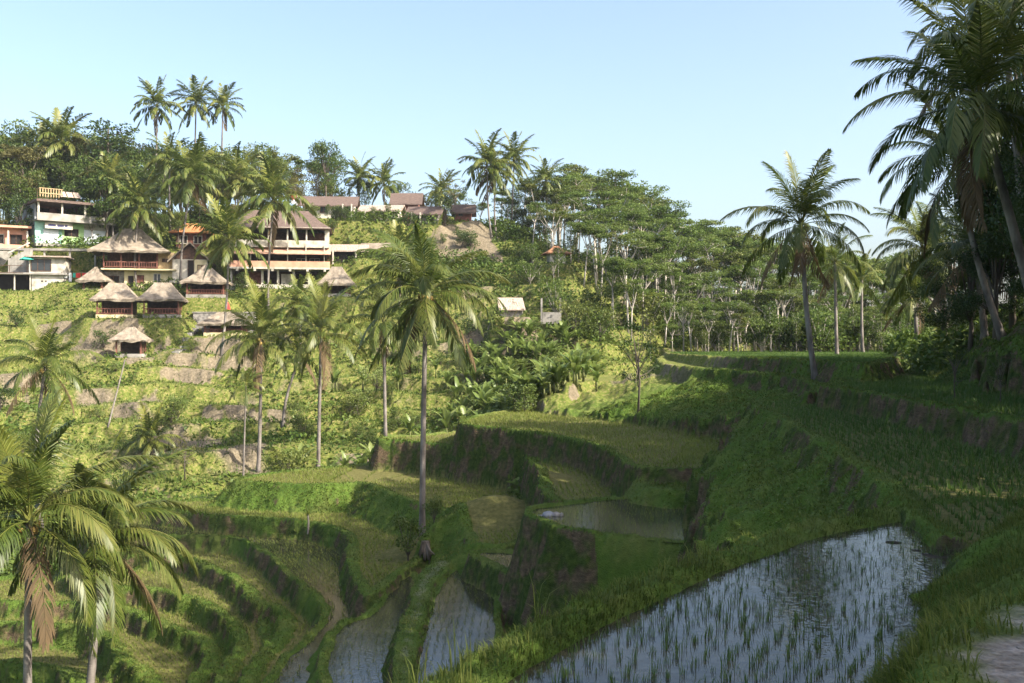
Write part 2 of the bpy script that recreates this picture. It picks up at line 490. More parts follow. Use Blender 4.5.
def samp(A, x, y):
    i, j = _ix(np.asarray(x, float), np.asarray(y, float))
    i0 = np.clip(np.floor(i).astype(int), 0, NT - 2); j0 = np.clip(np.floor(j).astype(int), 0, NR - 2)
    a = i - i0; b = j - j0
    return (A[i0, j0] * (1 - a) + A[i0 + 1, j0] * a) * (1 - b) + (A[i0, j0 + 1] * (1 - a) + A[i0 + 1, j0 + 1] * a) * b


def near(A, x, y):
    i, j = _ix(np.asarray(x, float), np.asarray(y, float))
    return A[np.clip(np.rint(i).astype(int), 0, NT - 1), np.clip(np.rint(j).astype(int), 0, NR - 1)]


def gz(x, y):
    return float(samp(GZ, np.array([x]), np.array([y]))[0])


def ray_ground(px, py, y0=4.0, y1=170.0, n=3400):
    """where the sight line through a photo pixel first meets the land"""
    Y = np.linspace(y0, y1, n)
    x = (px - 512) / FPX * Y; z = (HOR - py) / FPX * Y
    g = samp(GZ, x, Y)
    k = np.argmax(g >= z)
    return np.array([x[k], Y[k], g[k]])


# levelled pads for the buildings and huts (photo column, photo row of the floor, distance, half width, depth)
PADS = [(117, 318, 104, 2.4, 2.2), (163, 318, 104.5, 2.4, 2.2), (96, 292, 111, 1.6, 1.4), (207, 298, 109, 2.6, 2.2), (226, 336, 103.5, 2.6, 2), (131, 357, 98, 1.8, 1.6), (337, 297, 107, 2, 1.6), (139, 291, 112, 4.2, 4.5), (190, 288, 113, 2.4, 5),
        (278, 293, 114, 6, 7), (25, 291, 111, 4.5, 3.6), (70, 247, 118, 6, 6), (193, 250, 121, 2.5, 2), (328, 217, 125, 3.6, 4), (380, 221, 124, 2.6, 3.5), (421, 225, 122.5, 2.4, 3.4), (462, 221, 126, 2, 2.5), (345, 263, 116, 2.4, 2.4), (376, 259, 117, 1.8, 2),
        (350, 222, 122, 6.5, 1.5), (556, 264, 112, 1.4, 1.2), (512, 317, 100, 1.6, 1.8), (79, 283, 112.5, 2.4, 1)]
for (px, py, Y, hw, dp) in PADS:
    c = pt(px, py, Y)
    qx = np.maximum(np.abs(GX - c[0]) - hw, 0); qy = np.maximum(np.abs(GY - (c[1] + (0 if dp < 2.3 else dp * .5 - .3))) - dp * .5 - (.9 if dp < 2.3 else .5), 0)
    k_ = np.exp(-(np.hypot(qx, qy) / .9) ** 2)
    GZ = GZ * (1 - k_) + (c[2] - .04) * k_
    riser = riser * (1 - k_)

# slope of the sheet
dzr = np.gradient(GZ, axis=1) / np.gradient(RR)[None, :]
dzt = np.gradient(GZ, axis=0) / (np.gradient(TH)[:, None] * RR[None, :] + 1e-6)
STEEP = np.sqrt(dzr ** 2 + dzt ** 2)

# per-vertex ground classes
isfield = np.zeros(GX.shape); isrice = np.zeros(GX.shape); ispath = np.zeros(GX.shape)
for ti, tn in enumerate(names):
    t = T[tn]; m = (OWN == ti)
    if t['rice'] not in ('none', 'grass'):
        isfield[m & (EDGE > t['bw'] * .9)] = 1
    if tn == 'path_top':
        ispath = np.maximum(ispath, np.where(m, sstep(0.05, .35, EDGE + wob2 * .22), 0))
        ispath *= (GX < 7.0 + 0 * GX)
    if tn == 'path_bund':
        ispath = np.maximum(ispath, np.where(m, .3 * sstep(.12, .3, EDGE + wob2 * .25), 0))
earth = sstep(1.35, 2.2, STEEP + wob1 * 1.3) * (GY < 72)
earth = earth * np.where((OWN == names.index('wet_terrace')) & (GX > 2.3 + wob1), .15, 1)
earth = earth * (OWN != names.index('path_top')) * np.where((GX < -5) & (GY < 70), sstep(-.5, .05, fbm(GX * .35, GY * .35, 35)) , 1)
earth = np.maximum(earth, riser * sstep(.0, .55, fbm(GX * .25, GY * .4, 31) + fbm(GX * 1.3, GY * 2, 33) * .5) * .55)
# bare clay patches on the far slope
bare = far * sstep(.3, .46, fbm(GX * .11 + 4, GY * .16, 41)) * (GX < -6) * (GY < 104) * .8
BARE_SPOTS = [(115, 352, 5, 1.0), (165, 362, 4.5, .9), (215, 352, 4, 1.2), (225, 362, 3, .8), (140, 400, 3, .7), (245, 358, 2.5, 1), (60, 330, 3, .6), (195, 372, 3, .6), (240, 420, 4, .8), (520, 325, 3, 2), (470, 340, 2.5, 1.2)]
for (px, py, rx, ry) in BARE_SPOTS:
    c = ray_ground(px, py, 62)
    bare = np.maximum(bare, sstep(0, .5, 1 - np.hypot((GX - c[0]) / rx, (GY - c[1]) / (ry * 1.8)) + wob1 * .8 + fbm(GX * .5, GY * .5, 93) * 1.2))
earth = np.clip(np.maximum(earth, bare), 0, 1)
_px = 512 + FPX * GX / np.maximum(GY, 1); _py = HOR - FPX * GZ / np.maximum(GY, 1)
def in_px(poly):
    return sdf(np.array(poly, float), _px, _py)
DRY = in_px([(441, 224), (478, 221), (490, 230), (496, 245), (505, 262), (440, 262), (425, 240)])
earth = np.maximum(earth, sstep(-1, 2, DRY + wob1 * 4) * (GY > 90) * (GY < 130))

idx = (np.arange(NT)[:, None] * NR + np.arange(NR)[None, :])
idn = np.roll(idx, -1, axis=0)
q4 = np.stack([idx[:, :-1], idx[:, 1:], idn[:, 1:], idn[:, :-1]], -1).reshape(-1, 4)
Vg = np.stack([GX, GY, GZ], -1).reshape(-1, 3)
me = mesh_uniform('ground', Vg, q4, smooth=True)
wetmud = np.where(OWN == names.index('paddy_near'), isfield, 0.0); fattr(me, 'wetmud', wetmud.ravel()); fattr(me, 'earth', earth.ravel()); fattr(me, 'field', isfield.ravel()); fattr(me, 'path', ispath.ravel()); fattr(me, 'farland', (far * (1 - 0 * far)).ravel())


def mixf(nt, a, b):
    m = N(nt, 'ShaderNodeMath', op='ADD'); h = N(nt, 'ShaderNodeMath', op='MULTIPLY', vals={1: .5})
    nt.links.new(a, m.inputs[0]); nt.links.new(b, m.inputs[1]); nt.links.new(m.outputs[0], h.inputs[0])
    return h.outputs[0]


def ground_mat():
    m, nt, out = nodes('ground_surface'); L = nt.links
    p = nt.nodes.new('ShaderNodeBsdfPrincipled'); p.inputs['Roughness'].default_value = 0.95; p.inputs['Specular IOR Level'].default_value = 0.1
    n1 = noise_out(nt, 0.55, 6.0); n2 = noise_out(nt, 5.0, 6.0); n3 = noise_out(nt, 24.0, 4.0)
    g1 = ramp(nt, n1, [(0.3, (0.050, 0.090, 0.014)), (0.5, (0.085, 0.13, 0.022)), (0.68, (0.15, 0.16, 0.045))])
    g2 = ramp(nt, n2, [(0.3, (0.035, 0.07, 0.010)), (0.55, (0.075, 0.125, 0.02)), (0.75, (0.14, 0.16, 0.04))])
    g = mixc(nt, 0.5, g1, g2)
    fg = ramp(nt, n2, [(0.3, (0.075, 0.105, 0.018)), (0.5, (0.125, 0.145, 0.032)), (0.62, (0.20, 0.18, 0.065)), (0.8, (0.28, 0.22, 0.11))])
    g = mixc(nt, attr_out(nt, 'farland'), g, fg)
    e1 = ramp(nt, n2, [(0.28, (0.036, 0.026, 0.016)), (0.5, (0.09, 0.063, 0.038)), (0.72, (0.19, 0.132, 0.08))])
    st = noise_out(nt, 3.0, 5.0, stretch=(1.0, 1.0, 5.0))
    e2 = ramp(nt, st, [(0.35, (0.045, 0.033, 0.02)), (0.55, (0.125, 0.09, 0.056)), (0.68, (0.06, 0.075, 0.02))])
    e = mixc(nt, 0.45, e1, e2)
    moss = ramp(nt, n2, [(0.3, (0.025, 0.042, 0.009)), (0.7, (0.065, 0.09, 0.018))])
    nm = noise_out(nt, 1.1, 7.0, dist=.6)
    mm = N(nt, 'ShaderNodeMapRange', vals={1: 0.41, 2: 0.56}); L.new(nm, mm.inputs[0])
    e = mixc(nt, mm.outputs[0], e, moss)
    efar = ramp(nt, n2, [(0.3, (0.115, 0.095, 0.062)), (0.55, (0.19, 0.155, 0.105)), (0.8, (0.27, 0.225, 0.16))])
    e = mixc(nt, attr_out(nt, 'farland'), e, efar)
    # grass hangs over the earth in tongues
    am = N(nt, 'ShaderNodeMath', op='MULTIPLY_ADD', vals={1: 0.9})
    L.new(n3, am.inputs[0])
    s = N(nt, 'ShaderNodeMath', op='ADD', vals={1: -0.45})
    L.new(s.outputs[0], am.inputs[2]); L.new(attr_out(nt, 'earth'), s.inputs[0])
    cl = N(nt, 'ShaderNodeMapRange', vals={1: 0.25, 2: 0.6}); L.new(am.outputs[0], cl.inputs[0])
    c = mixc(nt, cl.outputs[0], g, e)
    mud = ramp(nt, n2, [(0.3, (0.085, 0.085, 0.025)), (0.7, (0.17, 0.155, 0.055))])
    c = mixc(nt, attr_out(nt, 'field'), c, mud)
    c = mixc(nt, attr_out(nt, 'wetmud'), c, ramp(nt, n2, [(0.3, (0.028, 0.024, 0.017)), (0.7, (0.065, 0.055, 0.04))]))
    pa = ramp(nt, mixf(nt, n2, n3), [(0.32, (0.12, 0.10, 0.08)), (0.5, (0.24, 0.21, 0.175)), (0.64, (0.36, 0.32, 0.28))])
    c = mixc(nt, attr_out(nt, 'path'), c, pa)
    L.new(c, p.inputs['Base Color'])
    b = nt.nodes.new('ShaderNodeBump'); b.inputs['Strength'].default_value = 0.7; b.inputs['Distance'].default_value = 0.09
    ad = N(nt, 'ShaderNodeMath', op='ADD'); L.new(n2, ad.inputs[0]); L.new(n3, ad.inputs[1])
    L.new(ad.outputs[0], b.inputs['Height']); L.new(b.outputs[0], p.inputs['Normal'])
    L.new(p.outputs[0], out.inputs[0])
    return m


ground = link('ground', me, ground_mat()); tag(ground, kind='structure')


# ---------------------------------------------------------------- water in the flooded paddies
def water_mat(spec, rough):
    m, nt, out = nodes('paddy_water'); L = nt.links
    p = nt.nodes.new('ShaderNodeBsdfPrincipled')
    n = noise_out(nt, 1.4, 5.0)
    L.new(ramp(nt, n, [(0.35, (0.022, 0.024, 0.014)), (0.65, (0.06, 0.055, 0.032))]), p.inputs['Base Color'])
    p.inputs['Roughness'].default_value = rough; p.inputs['IOR'].default_value = 1.33; p.inputs['Specular IOR Level'].default_value = spec
    b = nt.nodes.new('ShaderNodeBump'); b.inputs['Strength'].default_value = 0.12; b.inputs['Distance'].default_value = 0.03
    L.new(noise_out(nt, 9.0, 2.0), b.inputs['Height']); L.new(b.outputs[0], p.inputs['Normal'])
    L.new(p.outputs[0], out.inputs[0])
    return m


WATER = water_mat(.85, .09)
MUDDY = water_mat(.34, .06)
for tn in names:
    t = T[tn]
    if not t['water']: continue
    P = t['S']
    c = P.mean(0)
    me = bpy.data.meshes.new('water')
    me.from_pydata([(float(x), float(y), t['z'] + 0.035) for x, y in P], [], [tuple(range(len(P)))])
    me.update()
    tag(link('water', me, MUDDY if tn == 'paddy_near' else WATER), kind='structure')
# ---------------------------------------------------------------- blades: grass and rice
CA, SA = np.cos(TH)[:, None], np.sin(TH)[:, None]
GRX = dzr * SA + dzt * CA
GRY = dzr * CA - dzt * SA


def blades(P, h, w, az, lean, rnd, curl=0.5, tri=False):
    """one mesh of many grass blades; P base points, h height, az heading, lean = how far the tip moves sideways (fraction of h)"""
    n = len(P)
    dx, dy = np.cos(az), np.sin(az)
    fx, fy = -dy * w / 2, dx * w / 2
    hz = np.sqrt(np.maximum(1 - np.minimum(lean, .95) ** 2, .05))
    tip = P + np.stack([dx * h * lean, dy * h * lean, h * hz * (1 - curl * lean * .6)], 1)
    if tri:
        V = np.empty((n, 3, 3)); V[:, 0] = P; V[:, 1] = P; V[:, 2] = tip
        V[:, 0, 0] -= fx; V[:, 0, 1] -= fy; V[:, 1, 0] += fx; V[:, 1, 1] += fy
        F = np.arange(n * 3).reshape(n, 3)
        return V.reshape(-1, 3), F, np.repeat(rnd, 3)
    mid = P + np.stack([dx * h * lean * .36, dy * h * lean * .36, h * hz * .62], 1)
    V = np.empty((n, 5, 3))
    V[:, 0] = P; V[:, 1] = P; V[:, 2] = mid; V[:, 3] = mid; V[:, 4] = tip
    V[:, 0, 0] -= fx; V[:, 0, 1] -= fy; V[:, 1, 0] += fx; V[:, 1, 1] += fy
    V[:, 2, 0] -= fx * .8; V[:, 2, 1] -= fy * .8; V[:, 3, 0] += fx * .8; V[:, 3, 1] += fy * .8
    b = np.arange(n)[:, None] * 5
    F = np.concatenate([b + [[0, 1, 3]], b + [[0, 3, 2]], b + [[2, 3, 4]]], 0)
    return V.reshape(-1, 3), F, np.repeat(rnd, 5)


def join(parts):
    Vs, Fs, Rs = [], [], []; o = 0
    for V, F, r in parts:
        Vs.append(V); Fs.append(F + o); Rs.append(r); o += len(V)
    return np.concatenate(Vs), np.concatenate(Fs), np.concatenate(Rs)


def leaf_obj(name, parts, mat, parent=None):
    V, F, r = join(parts)
    me = mesh_uniform(name, V, F)
    fattr(me, 'rnd', r)
    return link(name, me, mat, parent)


GRASS = leafmat('grass_blade', (0.026, 0.050, 0.009), (0.074, 0.110, 0.018), (0.18, 0.195, 0.046), 0.36, .6, .15, oscale=0.5)
RICE = leafmat('rice_blade', (0.075, 0.115, 0.017), (0.145, 0.19, 0.03), (0.25, 0.255, 0.065), 0.35, .55, .2, oscale=0.15)
RICEN = leafmat('rice_blade_green', (0.04, 0.085, 0.014), (0.085, 0.15, 0.026), (0.16, 0.21, 0.05), 0.42, .5, .25, oscale=0.3)
WEED = leafmat('weed_leaf', (0.028, 0.056, 0.009), (0.066, 0.112, 0.017), (0.15, 0.18, 0.037), 0.3, .55, .2, oscale=0.12)

cell = np.abs(np.gradient(RR)[None, :] * RR[None, :] * np.gradient(TH)[:, None])
inview = (np.abs(np.arctan2(GX, GY)) < R(33)) & (GY > 3)


def scatter(dens, n_max=400000):
    """random points over the land with the given density (per square metre)"""
    wgt = (dens * cell).ravel(); tot = wgt.sum(); n = int(min(tot, n_max))
    k = rng.choice(len(wgt), n, p=wgt / tot)
    i, j = k // NR, k % NR
    th = TH[i] + (rng.random(n) - .5) * np.gradient(TH)[i]; r = RR[j] + (rng.random(n) - .5) * np.gradient(RR)[j]
    x, y = np.sin(th) * r, np.cos(th) * r
    return x, y, samp(GZ, x, y), k


dist = np.hypot(GX, GY)
notfield = (isfield < .5) & (ispath < .35)
wet_under = np.zeros(GX.shape, bool)
for tn in names:
    if T[tn]['water']:
        ti = names.index(tn); wet_under |= (OWN == ti) & (GZ < T[tn]['z'] + .03)
gmask = inview & notfield & ~wet_under & (GY < 66)
thin = np.clip(1.15 - earth * .95, 0.16 + .5 * sstep(.05, .4, fbm(GX * .5, GY * .5, 57)), 1) * np.where((OWN == names.index('path_top')) & (EDGE > -.12), .35, 1)
parts = []
# close: the bund by the flooded paddy and the bank below the path
m = gmask & (dist < 19)
x, y, z, k = scatter(m * thin * np.clip(1900 * (9 / np.maximum(dist, 6)) ** 1.3, 0, 2600), 190000)
tall = np.clip(.5 + fbm(x * .9, y * .9, 51, 2) * 1.4, .25, 1.5)
dn = np.arctan2(-GRY.ravel()[k], -GRX.ravel()[k]); st = np.clip(STEEP.ravel()[k], 0, 1.5)
az_ = np.where(rng.random(len(x)) < .35 + .35 * st, dn + rng.normal(0, .7, len(x)), rng.uniform(0, 6.283, len(x)))
parts.append(blades(np.stack([x, y, z - .02], 1), (.06 + .12 * rng.random(len(x)) ** 1.5) * (.45 + tall * .8), .0065 + .006 * rng.random(len(x)), az_, .25 + .6 * rng.random(len(x)), rng.random(len(x))))
# middle distance
m = gmask & (dist >= 17)
x, y, z, k = scatter(m * thin * np.clip(520 * (20 / dist) ** 1.1, 0, 700), 330000)
tall = np.clip(.6 + fbm(x * .7, y * .7, 52, 2) * 1.3, .3, 1.6)
dn = np.arctan2(-GRY.ravel()[k], -GRX.ravel()[k])
az_ = np.where(rng.random(len(x)) < .65, dn + rng.normal(0, .8, len(x)), rng.uniform(0, 6.283, len(x)))
ds = np.hypot(x, y)
parts.append(blades(np.stack([x, y, z - .02], 1), (.06 + .11 * rng.random(len(x))) * (.5 + tall * .6) * np.clip(.7 + .01 * ds, .8, 1.3), .00075 * ds * (.7 + .6 * rng.random(len(x))), az_, .5 + .45 * rng.random(len(x)), rng.random(len(x)) * .8 + .25 * tall))
g = leaf_obj('grass', parts, GRASS); tag(g, 'green grass growing over the terrace bunds and banks', 'grass', kind='stuff')

# tall seeding grass stalks along the outer edge of the near bund
m = inview & (OWN == names.index('paddy_near')) & (EDGE < .25) & (EDGE > -1.0) & (GX < 4)
x, y, z, k = scatter(m * 9.0 * (vnoise(GX * 1.2, GY * 1.2, 61) > -.05), 4000)
n = 7
P = np.repeat(np.stack([x, y, z], 1), n, 0) + rng.normal(0, .05, (len(x) * n, 3)) * [1, 1, 0]
hh = np.repeat(.22 + .36 * rng.random(len(x)) ** 1.5, n) * rng.uniform(.6, 1.1, len(P))
tg = leaf_obj('tall_grass', [blades(P, hh, np.full(len(P), .012), rng.uniform(0, 6.283, len(P)), .15 + .55 * rng.random(len(P)), .4 + .6 * rng.random(len(P)))], GRASS)
tag(tg, 'longer grass tufts along the outer edge of the nearest bund', 'grass', kind='stuff')

# ---------------------------------------------------------------- rice, planted in rows that follow the field edge


def resample(P, step):
    d = np.hypot(*np.diff(P, axis=0).T); s = np.concatenate([[0], np.cumsum(d)])
    t = np.arange(0, s[-1], step)
    Q = np.stack([np.interp(t, s, P[:, 0]), np.interp(t, s, P[:, 1])], 1)
    for _ in range(int(1.2 / step)):
        Q[1:-1] = .5 * Q[1:-1] + .25 * (Q[:-2] + Q[2:])
    return Q


def rows(t, along, across, wid=40.0):
    G = resample(t['P'][:t['nf']], along)
    if len(G) < 3: return np.zeros((0, 2)), np.zeros(0)
    Tn = np.gradient(G, axis=0); Tn /= np.linalg.norm(Tn, axis=1)[:, None] + 1e-9
    Nn = np.stack([-Tn[:, 1], Tn[:, 0]], 1)
    # make the normal point inside
    if sdf(t['S'], G[:, 0] + Nn[:, 0] * .6, G[:, 1] + Nn[:, 1] * .6).mean() < sdf(t['S'], G[:, 0] - Nn[:, 0] * .6, G[:, 1] - Nn[:, 1] * .6).mean():
        Nn = -Nn
    # straight run-outs so that rows reach the ends of the field
    ne = int(14 / along)
    e0 = G[0] - Tn[0] * along * np.arange(ne, 0, -1)[:, None]; e1 = G[-1] + Tn[-1] * along * np.arange(1, ne + 1)[:, None]
    G = np.vstack([e0, G, e1]); Nn = np.vstack([np.repeat(Nn[:1], ne, 0), Nn, np.repeat(Nn[-1:], ne, 0)])
    ks = np.arange(0.35, wid, across)
    Q = G[None] + Nn[None] * ks[:, None, None]
    rid = np.repeat(np.arange(len(ks)), len(G))
    Q = Q.reshape(-1, 2)
    x0, y0 = t['S'].min(0); x1, y1 = t['S'].max(0)
    m = (Q[:, 0] > x0) & (Q[:, 0] < x1) & (Q[:, 1] > y0) & (Q[:, 1] < y1)
    Q, rid = Q[m], rid[m]
    Q = Q + rng.normal(0, .03, Q.shape) + np.stack([.10 * vnoise(Q[:, 0] * .8, Q[:, 1] * .8, 77), .10 * vnoise(Q[:, 0] * .8, Q[:, 1] * .8, 78)], 1)
    m = (sdf(t['S'], Q[:, 0], Q[:, 1]) > t['bw'] * .75) & (near(OWN, Q[:, 0], Q[:, 1]) == names.index(t['name'])) & (np.abs(np.arctan2(Q[:, 0], Q[:, 1])) < R(31))
    Q, rid = Q[m], rid[m]
    # one plant per spot where offset rows crowd together
    key = np.floor(Q / (along * .7)).astype(np.int64); _, u = np.unique(key[:, 0] * 100003 + key[:, 1], return_index=True)
    return Q[u], rid[u]


fp = []
NEARQ = None
for tn in names:
    t = T[tn]; kd = t['rice']
    if kd in ('none', 'grass'): continue
    al, ac, nb, h0, wd, lean = dict(near=(.125, .20, 7, .155, .0065, .6), rows=(.15, .25, 4, .16, .014, .5), sparse=(.24, .32, 3, .20, .016, .35), thick=(.18, .25, 5, .22, .032, .78), tall=(.17, .24, 6, .25, .024, .65))[kd]
    Q, rid = rows(t, al, ac)
    if not len(Q): continue
    zz = t['z'] + t['b'] * Q[:, 1]
    # gaps where plants failed
    keep = rng.random(len(Q)) < (.93 if kd != 'near' else np.clip(.95 - .35 * (Q[:, 0] > 4.4), 0, 1))
    if tn == 'fan_b':
        keep &= (HOR - 1000 * zz / Q[:, 1] < 586 + 10 * rng.random(len(Q))) | (rid % 2 == 0) & (rng.random(len(Q)) < .75)
    Q, zz = Q[keep], zz[keep]
    if kd == 'near':
        NEARQ = np.column_stack([Q, zz]); NEARQ = NEARQ[np.argsort(np.hypot(NEARQ[:, 0], NEARQ[:, 1]))]
        pxs = 512 + 1000 * NEARQ[:, 0] / NEARQ[:, 1]; pys = HOR - 1000 * NEARQ[:, 2] / NEARQ[:, 1]
        inn = (pxs > 0) & (pxs < 1030) & (pys < 690)
        nearset = NEARQ[inn][:300]; rest = np.vstack([NEARQ[inn][300:], NEARQ[~inn]])
        Q, zz = rest[:, :2], rest[:, 2]
    n = len(Q)
    sz = np.repeat(rng.uniform(.75, 1.2, n) * (1 + .4 * vnoise(Q[:, 0] * .4, Q[:, 1] * .4, 71)), nb)
    P = np.repeat(np.column_stack([Q, zz]), nb, 0) + rng.normal(0, .018, (n * nb, 3)) * [1, 1, 0]
    m = len(P)
    far_ = tn != 'paddy_near'
    V = blades(P, h0 * sz * rng.uniform(.7, 1.1, m), wd * rng.uniform(.7, 1.3, m), rng.uniform(0, 6.283, m), lean * rng.uniform(.2, 1.3, m), rng.random(m), tri=far_)
    fp.append((tn, V, kd))
NEARKIND = ('near', 'tall')
o = leaf_obj('rice', [v for tn, v, kd in fp if kd not in NEARKIND], RICE); tag(o, 'rows of young rice covering the lower terraces', 'rice', kind='stuff')
o = leaf_obj('rice', [v for tn, v, kd in fp if kd in NEARKIND], RICEN); tag(o, 'darker rice standing in the upper and nearest paddies', 'rice', kind='stuff')
# the nearest seedlings, each a plant of its own
SEED = []
for v in range(6):
    nb = 7 + v % 3
    P = rng.normal(0, .016, (nb, 3)) * [1, 1, 0]
    V, F, r = blades(P, .155 * rng.uniform(.65, 1.2, nb), .007 * rng.uniform(.7, 1.2, nb), rng.uniform(0, 6.283, nb), .45 * rng.uniform(.2, 1.2, nb), rng.random(nb))
    sme = mesh_uniform('rice_seedling', V, F); fattr(sme, 'rnd', r); sme.materials.append(RICEN); SEED.append(sme)
for i, q in enumerate(nearset):
    o = link('rice_seedling', SEED[i % 6], None, None, q, rng.uniform(0, 6.28)); s = rng.uniform(.8, 1.2); o.scale = (s, s, s)
    tag(o, 'young rice seedling standing in the flooded paddy beside the path', 'rice plant', 'rice seedlings in the flooded paddy beside the path')

# ---------------------------------------------------------------- weeds and scrub over the far slope, ravine and valley floor


def leaves(C, size, rnd, flat=.5, asp=.5):
    """pointed leaf faces (4 corners) at centres C, random tilt; flat 1 = lying level"""
    n = len(C)
    az = rng.uniform(0, 6.283, n); til = rng.normal(0, 1.0 - flat * .75, n); rol = rng.normal(0, .9 * (1.1 - flat), n)
    d = np.stack([np.cos(az) * np.cos(til), np.sin(az) * np.cos(til), np.sin(til)], 1)
    s = np.stack([-np.sin(az), np.cos(az), np.zeros(n)], 1)
    u = np.cross(d, s)
    s = s * np.cos(rol)[:, None] + u * np.sin(rol)[:, None]
    sz = np.asarray(size).reshape(-1, 1) * np.ones((n, 1))
    V = np.empty((n, 4, 3))
    V[:, 0] = C - d * sz * .5; V[:, 2] = C + d * sz * .5
    V[:, 1] = C + s * sz * asp * .5 - d * sz * .05; V[:, 3] = C - s * sz * asp * .5 - d * sz * .05
    return V.reshape(-1, 3), np.arange(n * 4).reshape(n, 4), np.repeat(rnd, 4)


m = inview & (OWN < 0) & (GY > 52) & (GY < 130) & (earth < .5)
cl = sstep(.0, .5, fbm(GX * .16, GY * .16, 81, 3) + .14)
# the right half of the slope and the upper slope are wilder than the grazed terraces on the left
wild = np.clip(.25 + .9 * sstep(-8, 4, GX) + .8 * sstep(108, 116, GY) + .8 * (GY < 68), 0, 1.2)
x, y, z, k = scatter(m * (cl * .85 + .12) * wild * 62, 210000)
hgt = cl.ravel()[k] * wild.ravel()[k]
pz = z + rng.random(len(x)) ** 1.2 * (.25 + 1.25 * hgt)
ug = leaf_obj('undergrowth', [leaves(np.stack([x, y, pz], 1), rng.uniform(.22, .5, len(x)), np.clip(rng.random(len(x)) * .6 + .5 * (vnoise(x * .5, y * .5, 83) + .5), 0, 1), .35, .55)], WEED)
tag(ug, 'leafy weeds and scrub covering the far slope', 'undergrowth', kind='stuff')
m = inview & (OWN < 0) & (GY > 58) & (GY < 118) & (GX < 12)
x, y, z, k = scatter(m * (1 - earth * .8) * 26, 150000)
fgz = leaf_obj('slope_grass', [blades(np.stack([x, y, z - .02], 1), rng.uniform(.15, .42, len(x)), np.full(len(x), .09), rng.uniform(0, 6.283, len(x)), rng.uniform(.4, .9, len(x)), np.clip(.5 + .5 * rng.random(len(x)) + fbm(x * .15, y * .2, 85, 2) * .8, 0, 1.2), tri=True)], WEED)
tag(fgz, 'rough grass on the old terraces of the far slope', 'grass', kind='stuff')
# rubbly white wildflowers and pale leaves on the dark slope beside the near bund
m = inview & (OWN == names.index('field_east')) & (EDGE < -.2)
x, y, z, k = scatter(m * 170 * np.clip(.35 + fbm(GX * .6, GY * .6, 58, 2) * 1.6, .05, 1), 60000)
ws = leaf_obj('slope_weeds', [leaves(np.stack([x, y, z + .03 + .22 * rng.random(len(x)) ** 2], 1), rng.uniform(.035, .10, len(x)), rng.random(len(x)), .5, .6)], WEED)
tag(ws, 'low leafy weeds on the dark grassy slope below the east field', 'weeds', kind='stuff')

# loose stones on the trodden path
m = (ispath > .8) & (GX > 1) & (GY < 12)
x, y, z, k = scatter(m * 26.0, 500)
import bmesh
bm = bmesh.new()
for a, b, c in zip(x, y, z):
    r_ = random.uniform(.008, .03)
    bmesh.ops.create_icosphere(bm, subdivisions=1, radius=r_, matrix=Matrix.Translation((a, b, c)) @ Matrix.Diagonal((random.uniform(.7, 1.3), random.uniform(.7, 1.3), .6, 1)))
pm = bpy.data.meshes.new('pebbles'); bm.to_mesh(pm); bm.free()
tag(link('pebbles', pm, surf('pebble_stone', [(.3, (.14, .12, .10)), (.7, (.36, .33, .29))], 9, .9, .3)), 'small loose stones on the earth path', 'pebbles', kind='stuff')
# ---------------------------------------------------------------- coconut palms
def bark(name, a, b, c, scale=3.0, rings=22.0):
    m, nt, out = nodes(name); L = nt.links
    p = nt.nodes.new('ShaderNodeBsdfPrincipled'); p.inputs['Roughness'].default_value = .9; p.inputs['Specular IOR Level'].default_value = .15
    f = noise_out(nt, scale, 5.0, stretch=(1, 1, .35))
    col = ramp(nt, f, [(.28, a), (.5, b), (.75, c)])
    L.new(col, p.inputs['Base Color'])
    bp = nt.nodes.new('ShaderNodeBump'); bp.inputs['Strength'].default_value = .6; bp.inputs['Distance'].default_value = .03
    L.new(noise_out(nt, rings, 3.0, stretch=(.15, .15, 1)), bp.inputs['Height']); L.new(bp.outputs[0], p.inputs['Normal'])
    L.new(p.outputs[0], out.inputs[0])
    return m


PALMBARK = bark('palm_bark', (.07, .06, .052), (.17, .148, .13), (.29, .26, .235))
PALEBARK = bark('pale_bark', (.20, .17, .14), (.40, .36, .31), (.58, .54, .48), 2.0)
DARKBARK = bark('dark_bark', (.05, .04, .03), (.12, .10, .08), (.22, .19, .16), 2.0)
FROND = leafmat('palm_frond', (.026, .050, .009), (.082, .114, .017), (.23, .22, .054), .38, .42, .4, oscale=.5)
FRONDY = leafmat('palm_frond_young', (.07, .11, .015), (.15, .17, .025), (.25, .22, .05), .38, .45, .4, oscale=.5)
FRONDD = leafmat('palm_frond_dry', (.06, .042, .022), (.13, .088, .045), (.22, .155, .08), .25, .7, .2, oscale=.5)
COCO = plain('coconut_husk', (.22, .15, .04), .6, .5, 6.0)


